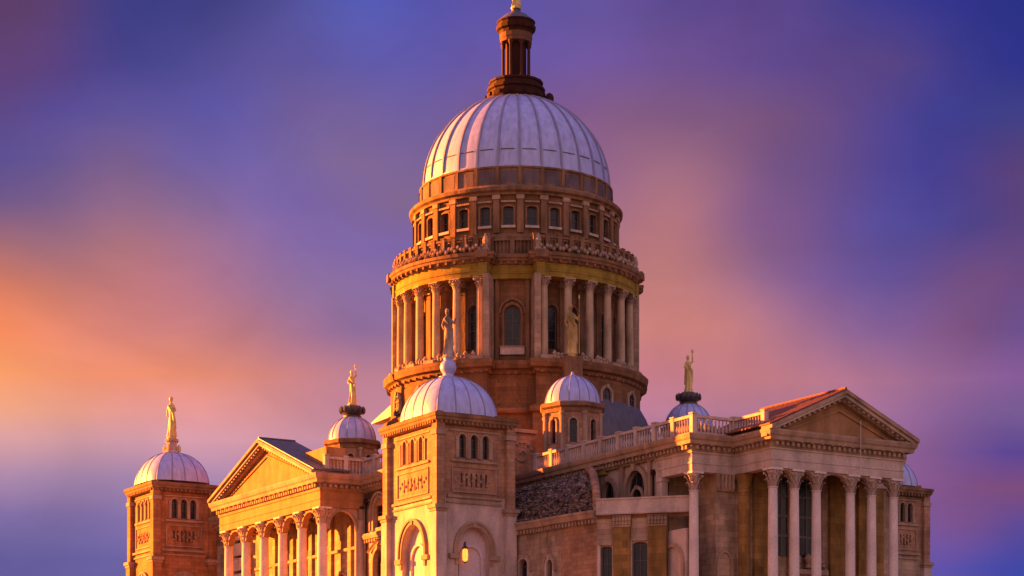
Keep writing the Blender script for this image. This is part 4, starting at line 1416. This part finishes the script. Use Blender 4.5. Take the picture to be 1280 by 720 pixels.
# =============================== turrets round the drum
def turret(u, v, r, zc, zbase, zr=None, crown=True):
    b = MB()
    c = (u, v); n = 8
    side = 2 * r * math.sin(PI / 8)
    a0 = R(-YAW - 90) + PI / 8
    pts = [(u + r * math.cos(a0 + i * PI / 4), v + r * math.sin(a0 + i * PI / 4)) for i in range(8)]
    wins = []
    for i in range(8):
        mp = flatmap(pts[i], pts[(i + 1) % 8]); ln = mp.len
        h = (ln / 2, .42, zc - 4.6, zc - 2.3, .42)
        b.wall(mp, 0, ln, zbase, zc - 1.1, [h], 'brown2', depth=.4)
        b.archtrim(mp, ln / 2, .42, zc - 4.6, zc - 2.3, .42, .2, .14, 'trim', seg=8)
        wins.append((mp, ln / 2, zc - 4.6))
        q = mp(0, 0, 0); t = Vector(mp(1, 0, 0)) - Vector(mp(0, 0, 0))
        b.lathe([(.24, zbase), (.24, zc - 1.5), (.34, zc - 1.3), (.34, zc - 1.1)], 'trim', 8, c=(q[0], q[1]))
    b.mould(pts, [(-.4, zc - 1.15), (.15, zc - 1.1), (.2, zc - .7), (.5, zc - .5), (.55, zc - .15), (.35, zc), (-.3, zc + .15), (-1.2, zc + .16)], 'brownplain', closed=True)
    o = b.build('turret', cap)
    for mp, s_, z in wins: put_window(mp, s_, .35, z, .42, 2.3, .42, o, 1, 3)
    d_ = MB()
    rd = r * .93; hd = rd * 1.05
    pf = [(rd * math.cos(j / 12 * PI / 2 * .96), zc + .1 + hd * math.sin(j / 12 * PI / 2 * .96)) for j in range(13)]
    d_.lathe([(rd + .08, zc), (rd + .08, zc + .12)] + pf, 'dome', 32, c=c)
    d_.build('dome', o, smooth=40)
    rr = MB()
    for k in range(16):
        th = 2 * PI * k / 16 + .1
        P = [(u + (rr_ + .02) * math.cos(th), v + (rr_ + .02) * math.sin(th), z) for rr_, z in pf]
        for a_, b_ in zip(P[:-1], P[1:]): rr.tube(a_, b_, .06, .06, 'seam', 5)
    rr.build('dome_rib', o)
    zt = zc + .1 + hd
    f = MB()
    if crown:
        f.lathe([(1.1, zt - .25), (1.15, zt), (.95, zt + .1), (1.3, zt + .35), (1.5, zt + .65), (1.45, zt + .95), (1.1, zt + 1.15), (.9, zt + 1.25)], 'crown', 14, c=c)
        for k in range(14):
            th = 2 * PI * k / 14
            f.lathe([(.05, zt + .3), (.2, zt + .55), (.2, zt + .85), (.05, zt + 1.15)], 'crown', 6, c=(u + 1.45 * math.cos(th), v + 1.45 * math.sin(th)))
        zt += 1.25
    else:
        f.lathe([(.4, zt - .1), (.45, zt + .05), (.2, zt + .2), (.1, zt + .5)], 'dome', 10, c=c)
    f.build('finial', o, smooth=40)
    return o, (u, v, zt)


M['crown'] = metal('dark_bronze_crown', (.07, .05, .055), rough=.5, stain=.4)
t1, p1 = turret(-7.4, -25.0, 3.35, 43.7, ZT, crown=False)
t2, p2 = turret(-19.8, 6.0, 3.15, 42.9, ZT)
t3, p3 = turret(17.4, -12.6, 3.1, 45.1, ZT)
# bright cornice spur on the drum block behind the back turret
sp_ = MB()
def toloc(X, Y): return (X * cy_ + Y * sy_, -X * sy_ + Y * cy_)
P = []
for (X, Y, z0_, z1_) in ((-18.4, 5.0, 46.8, 47.0), (-14.9, -3.6, 46.5, 48.2)):
    for o in (0, 1.2):
        q = toloc(X + o, Y + o * .4)
        for z in (z0_, z1_): P.append((q[0], q[1], z))
sp_.add(P, [(0, 1, 3, 2), (4, 6, 7, 5), (0, 4, 5, 1), (2, 3, 7, 6), (1, 5, 7, 3), (0, 2, 6, 4)], 'column')
sp_.build('cornice_spur', cap)
# zinc skirt roof around the drum foot on the right
sk = MB()
vsk = []
for (rr, z) in ((15.8, 47.0), (16.5, 45.8), (17.4, 43.5), (17.6, 38)):
    for q in range(13):
        a_ = R(-120.6 + 33 + q * 3.6); vsk.append((rr * math.cos(a_), rr * math.sin(a_), z))
for (rr, z) in ((17.6, 36), (15.0, 36), (15.0, 47.0)):
    for q in range(13):
        a_ = R(-120.6 + 33 + q * 3.6); vsk.append((rr * math.cos(a_), rr * math.sin(a_), z))
sk.add(vsk, [(j_ * 13 + q, j_ * 13 + q + 1, ((j_ + 1) % 7) * 13 + q + 1, ((j_ + 1) % 7) * 13 + q) for j_ in range(7) for q in range(12)] + [tuple(j_ * 13 for j_ in range(7)), tuple(j_ * 13 + 12 for j_ in range(7))[::-1]], 'roofmetal')
sk.build('roof', cap, smooth=40)


# ------------------------------------------------------------------ statues
def statue_figure(pose):
    b = MB()
    n = 22
    # robe and torso as one lofted body; height about 6 units before scaling
    sec = [(0, .62, .55), (.15, .66, .58), (.6, .58, .5), (1.4, .54, .46), (2.2, .52, .42), (2.9, .46, .36), (3.3, .40, .30), (3.7, .44, .32), (4.15, .52, .34), (4.5, .5, .30), (4.72, .3, .22), (4.86, .15, .15), (5.0, .15, .15),
           (5.1, .21, .23), (5.3, .25, .28), (5.55, .24, .27), (5.72, .14, .16), (5.77, .03, .03)]
    vs_ = []
    for z, rx, ry in sec:
        for i in range(n):
            a = 2 * PI * i / n
            fold = 1 + (.17 * math.sin(a * 7 + z * .6) + .08 * math.sin(a * 4 - z)) * max(0, min(1, (3.4 - z) / 2)) if z < 3.4 else 1
            sway = .12 * math.sin(z * .9)
            vs_.append((rx * fold * math.cos(a) + sway, ry * fold * math.sin(a), z))
    b.add(vs_, [(j * n + i, j * n + (i + 1) % n, (j + 1) * n + (i + 1) % n, (j + 1) * n + i) for j in range(len(sec) - 1) for i in range(n)] + [tuple(range(n))[::-1], tuple((len(sec) - 1) * n + i for i in range(n))], 'gold')
    sw = .12 * math.sin(4.4 * .9)
    def arm(pts, rs):
        for (p, q), (r0, r1) in zip(zip(pts[:-1], pts[1:]), zip(rs[:-1], rs[1:])): b.tube(p, q, r0, r1, 'gold', 10)
        for p, r in zip(pts[1:], rs[1:]): b.lathe([(.01, p[2] - r), (r * .8, p[2] - r * .6), (r, p[2]), (r * .8, p[2] + r * .6), (.01, p[2] + r)], 'gold', 8, c=(p[0], p[1]))
    if pose == 'raised':
        arm([(.38 + sw, 0, 4.4), (.72, -.05, 4.75), (.62, -.15, 5.6), (.60, -.18, 5.95)], [.17, .14, .1, .09])
        arm([(-.38 + sw, 0, 4.4), (-.72, -.1, 3.7), (-.45, -.42, 3.3)], [.17, .14, .1])
    elif pose == 'staff':
        arm([(.38 + sw, 0, 4.4), (.78, -.1, 3.9), (.85, -.4, 4.4)], [.17, .14, .1])
        arm([(-.38 + sw, 0, 4.4), (-.7, 0, 3.7), (-.5, -.35, 3.1)], [.17, .14, .1])
    else:
        arm([(.38 + sw, 0, 4.4), (.7, -.1, 3.7), (.2, -.5, 3.6)], [.17, .14, .1])
        arm([(-.38 + sw, 0, 4.4), (-.72, 0, 3.7), (-.62, -.25, 2.9)], [.17, .14, .1])
    # nose, hair knot, drapery over the shoulder
    b.tube((.0 - .12, -.26, 5.38), (-.12, -.33, 5.3), .03, .05, 'gold', 5)
    b.lathe([(.02, 5.3), (.16, 5.4), (.16, 5.55), (.02, 5.65)], 'gold', 8, c=(-.12, .27))
    b.tube((-.42, -.28, 4.5), (.5, -.36, 3.2), .13, .17, 'gold', 6)
    b.tube((.5, -.36, 3.2), (.62, -.2, 1.2), .17, .12, 'gold', 6)
    b.tube((-.3, .25, 4.5), (-.35, .42, 1.0), .2, .22, 'gold', 6)
    o = b.build('figure', None, dz=0)
    md_ = o.modifiers.new('m', 'REMESH'); md_.mode = 'VOXEL'; md_.voxel_size = .04
    s2 = o.modifiers.new('s', 'SMOOTH'); s2.iterations = 1; s2.factor = .4
    dg = bpy.context.evaluated_depsgraph_get(); dg.update()
    me = bpy.data.meshes.new_from_object(o.evaluated_get(dg))
    o.modifiers.clear(); o.data = me
    if not me.materials: me.materials.append(M['gold'])
    me.polygons.foreach_set('use_smooth', [True] * len(me.polygons))
    return o


def statue(at, h, pose, label, rz=0, mat=None, group='statues standing on the roofs', item=None):
    # the top of the roof piece in building axes -> world
    X = at[0] * cy_ - at[1] * sy_; Y = at[0] * sy_ + at[1] * cy_
    r = empty('statue', (X, Y, at[2]), R(YAW) + rz)
    s_ = h / 6.4
    f = statue_figure(pose); f.parent = r; f.scale = (s_, s_, s_); f.location = (0, 0, .3)
    if mat: f.data.materials.clear(); f.data.materials.append(M[mat])
    p = MB(); p.lathe([(.62, 0), (.66, .15), (.55, .2), (.52, .34)], mat or 'gold', 10)
    p.build('plinth', r, dz=0)
    if item:
        q = MB()
        if item == 'torch':
            q.tube((.6 * s_, -.18 * s_, 5.7 * s_), (.6 * s_, -.18 * s_, 6.5 * s_), .04, .05, mat or 'gold', 6)
            q.lathe([(.08, 6.5 * s_), (.16, 6.7 * s_), (.12, 6.95 * s_), (.02, 7.15 * s_)], mat or 'gold', 8, c=(.6 * s_, -.18 * s_))
        else:
            q.tube((.86 * s_, -.42 * s_, .35), (.86 * s_, -.42 * s_, 6.6 * s_), .05, .05, mat or 'gold', 6)
            q.lathe([(.02, 6.4 * s_), (.14, 6.6 * s_), (.02, 7.0 * s_)], mat or 'gold', 6, c=(.86 * s_, -.42 * s_))
        q.build(item, r, dz=0)
    tag(r, label, 'statue', group)
    return r


M['palestat'] = stone('pale_statue_stone', (.46, .35, .30), joints=False, stain=.7, var=.5)
FACE = R(-YAW)
statue(lt_top, 5.9, 'folded', 'golden robed statue with folded arm on the leftmost tower dome', FACE + R(-25))
statue(p2, 4.6, 'raised', 'golden statue raising a torch on the small dome behind the left portico', FACE + R(-10), item='torch')
statue(ft_top, 5.6, 'staff', 'pale stone statue above the front corner tower, before the drum columns', FACE, mat='palestat')
statue(p3, 4.9, 'raised', 'golden statue raising a torch on the dark crowned dome right of the drum', FACE + R(20), item='torch')
th = R(-120.6 + 23.5)
bk = MB()
bk.obox((16.0 * math.cos(th), 16.0 * math.sin(th)), (-math.sin(th), math.cos(th)), 2.2, -.6, 1.1, 47.4, 51.3, 'brownplain')
bk.build('statue_bracket', drum)
statue((16.35 * math.cos(th), 16.35 * math.sin(th), 51.3), 6.7, 'staff', 'weathered brown-gold statue with a staff standing on the drum ledge right of its middle bay', FACE, mat='oldgold', item='staff')
statue((0, 0, 97.82), 5.5, 'raised', 'pale golden statue standing on the lantern at the very top of the dome', FACE)

# ------------------------------------------------------------------ the lit lamp hanging in the arch of the front tower
M['bulb'] = bpy.data.materials.new('lamp_glow'); M['bulb'].use_nodes = True
bn = M['bulb'].node_tree.nodes['Principled BSDF']
bn.inputs['Base Color'].default_value = (1, .5, .1, 1); bn.inputs['Emission Color'].default_value = (1, .30, .03, 1); bn.inputs['Emission Strength'].default_value = .28
lu, lv = -26.95, -34.95
X = lu * cy_ - lv * sy_; Y = lu * sy_ + lv * cy_
lamp = empty('hanging_lamp', (X, Y, 24.0), R(YAW)); lamp.scale = (.8, .8, .8)
tag(lamp, 'glowing amber lamp with dark iron cap in the arch of the front tower', 'lamp')
q = MB(); q.lathe([(.05, .1), (.32, .3), (.42, .9), (.38, 1.6), (.2, 1.8)], 'bulb', 10); q.build('lamp_glass', lamp, dz=0, smooth=40)
q = MB(); q.lathe([(.4, 1.8), (.42, 1.9), (.15, 2.2), (.08, 2.5), (.16, 2.6), (.03, 2.8)], 'crown', 10)
q.lathe([(.02, -.1), (.14, 0), (.2, .1), (.05, .12)], 'crown', 10)
q.box(-.03, .03, 0, .35, 2.4, 2.5, 'crown'); q.box(-.04, .04, .3, .38, 1.6, 2.6, 'crown')
for k in range(6):
    a = k * PI / 3
    q.tube((.2 * math.cos(a), .2 * math.sin(a), .1), (.44 * math.cos(a), .44 * math.sin(a), .9), .025, .025, 'crown', 4)
    q.tube((.44 * math.cos(a), .44 * math.sin(a), .9), (.4 * math.cos(a), .4 * math.sin(a), 1.8), .025, .025, 'crown', 4)
q.build('iron_cage', lamp, dz=0)
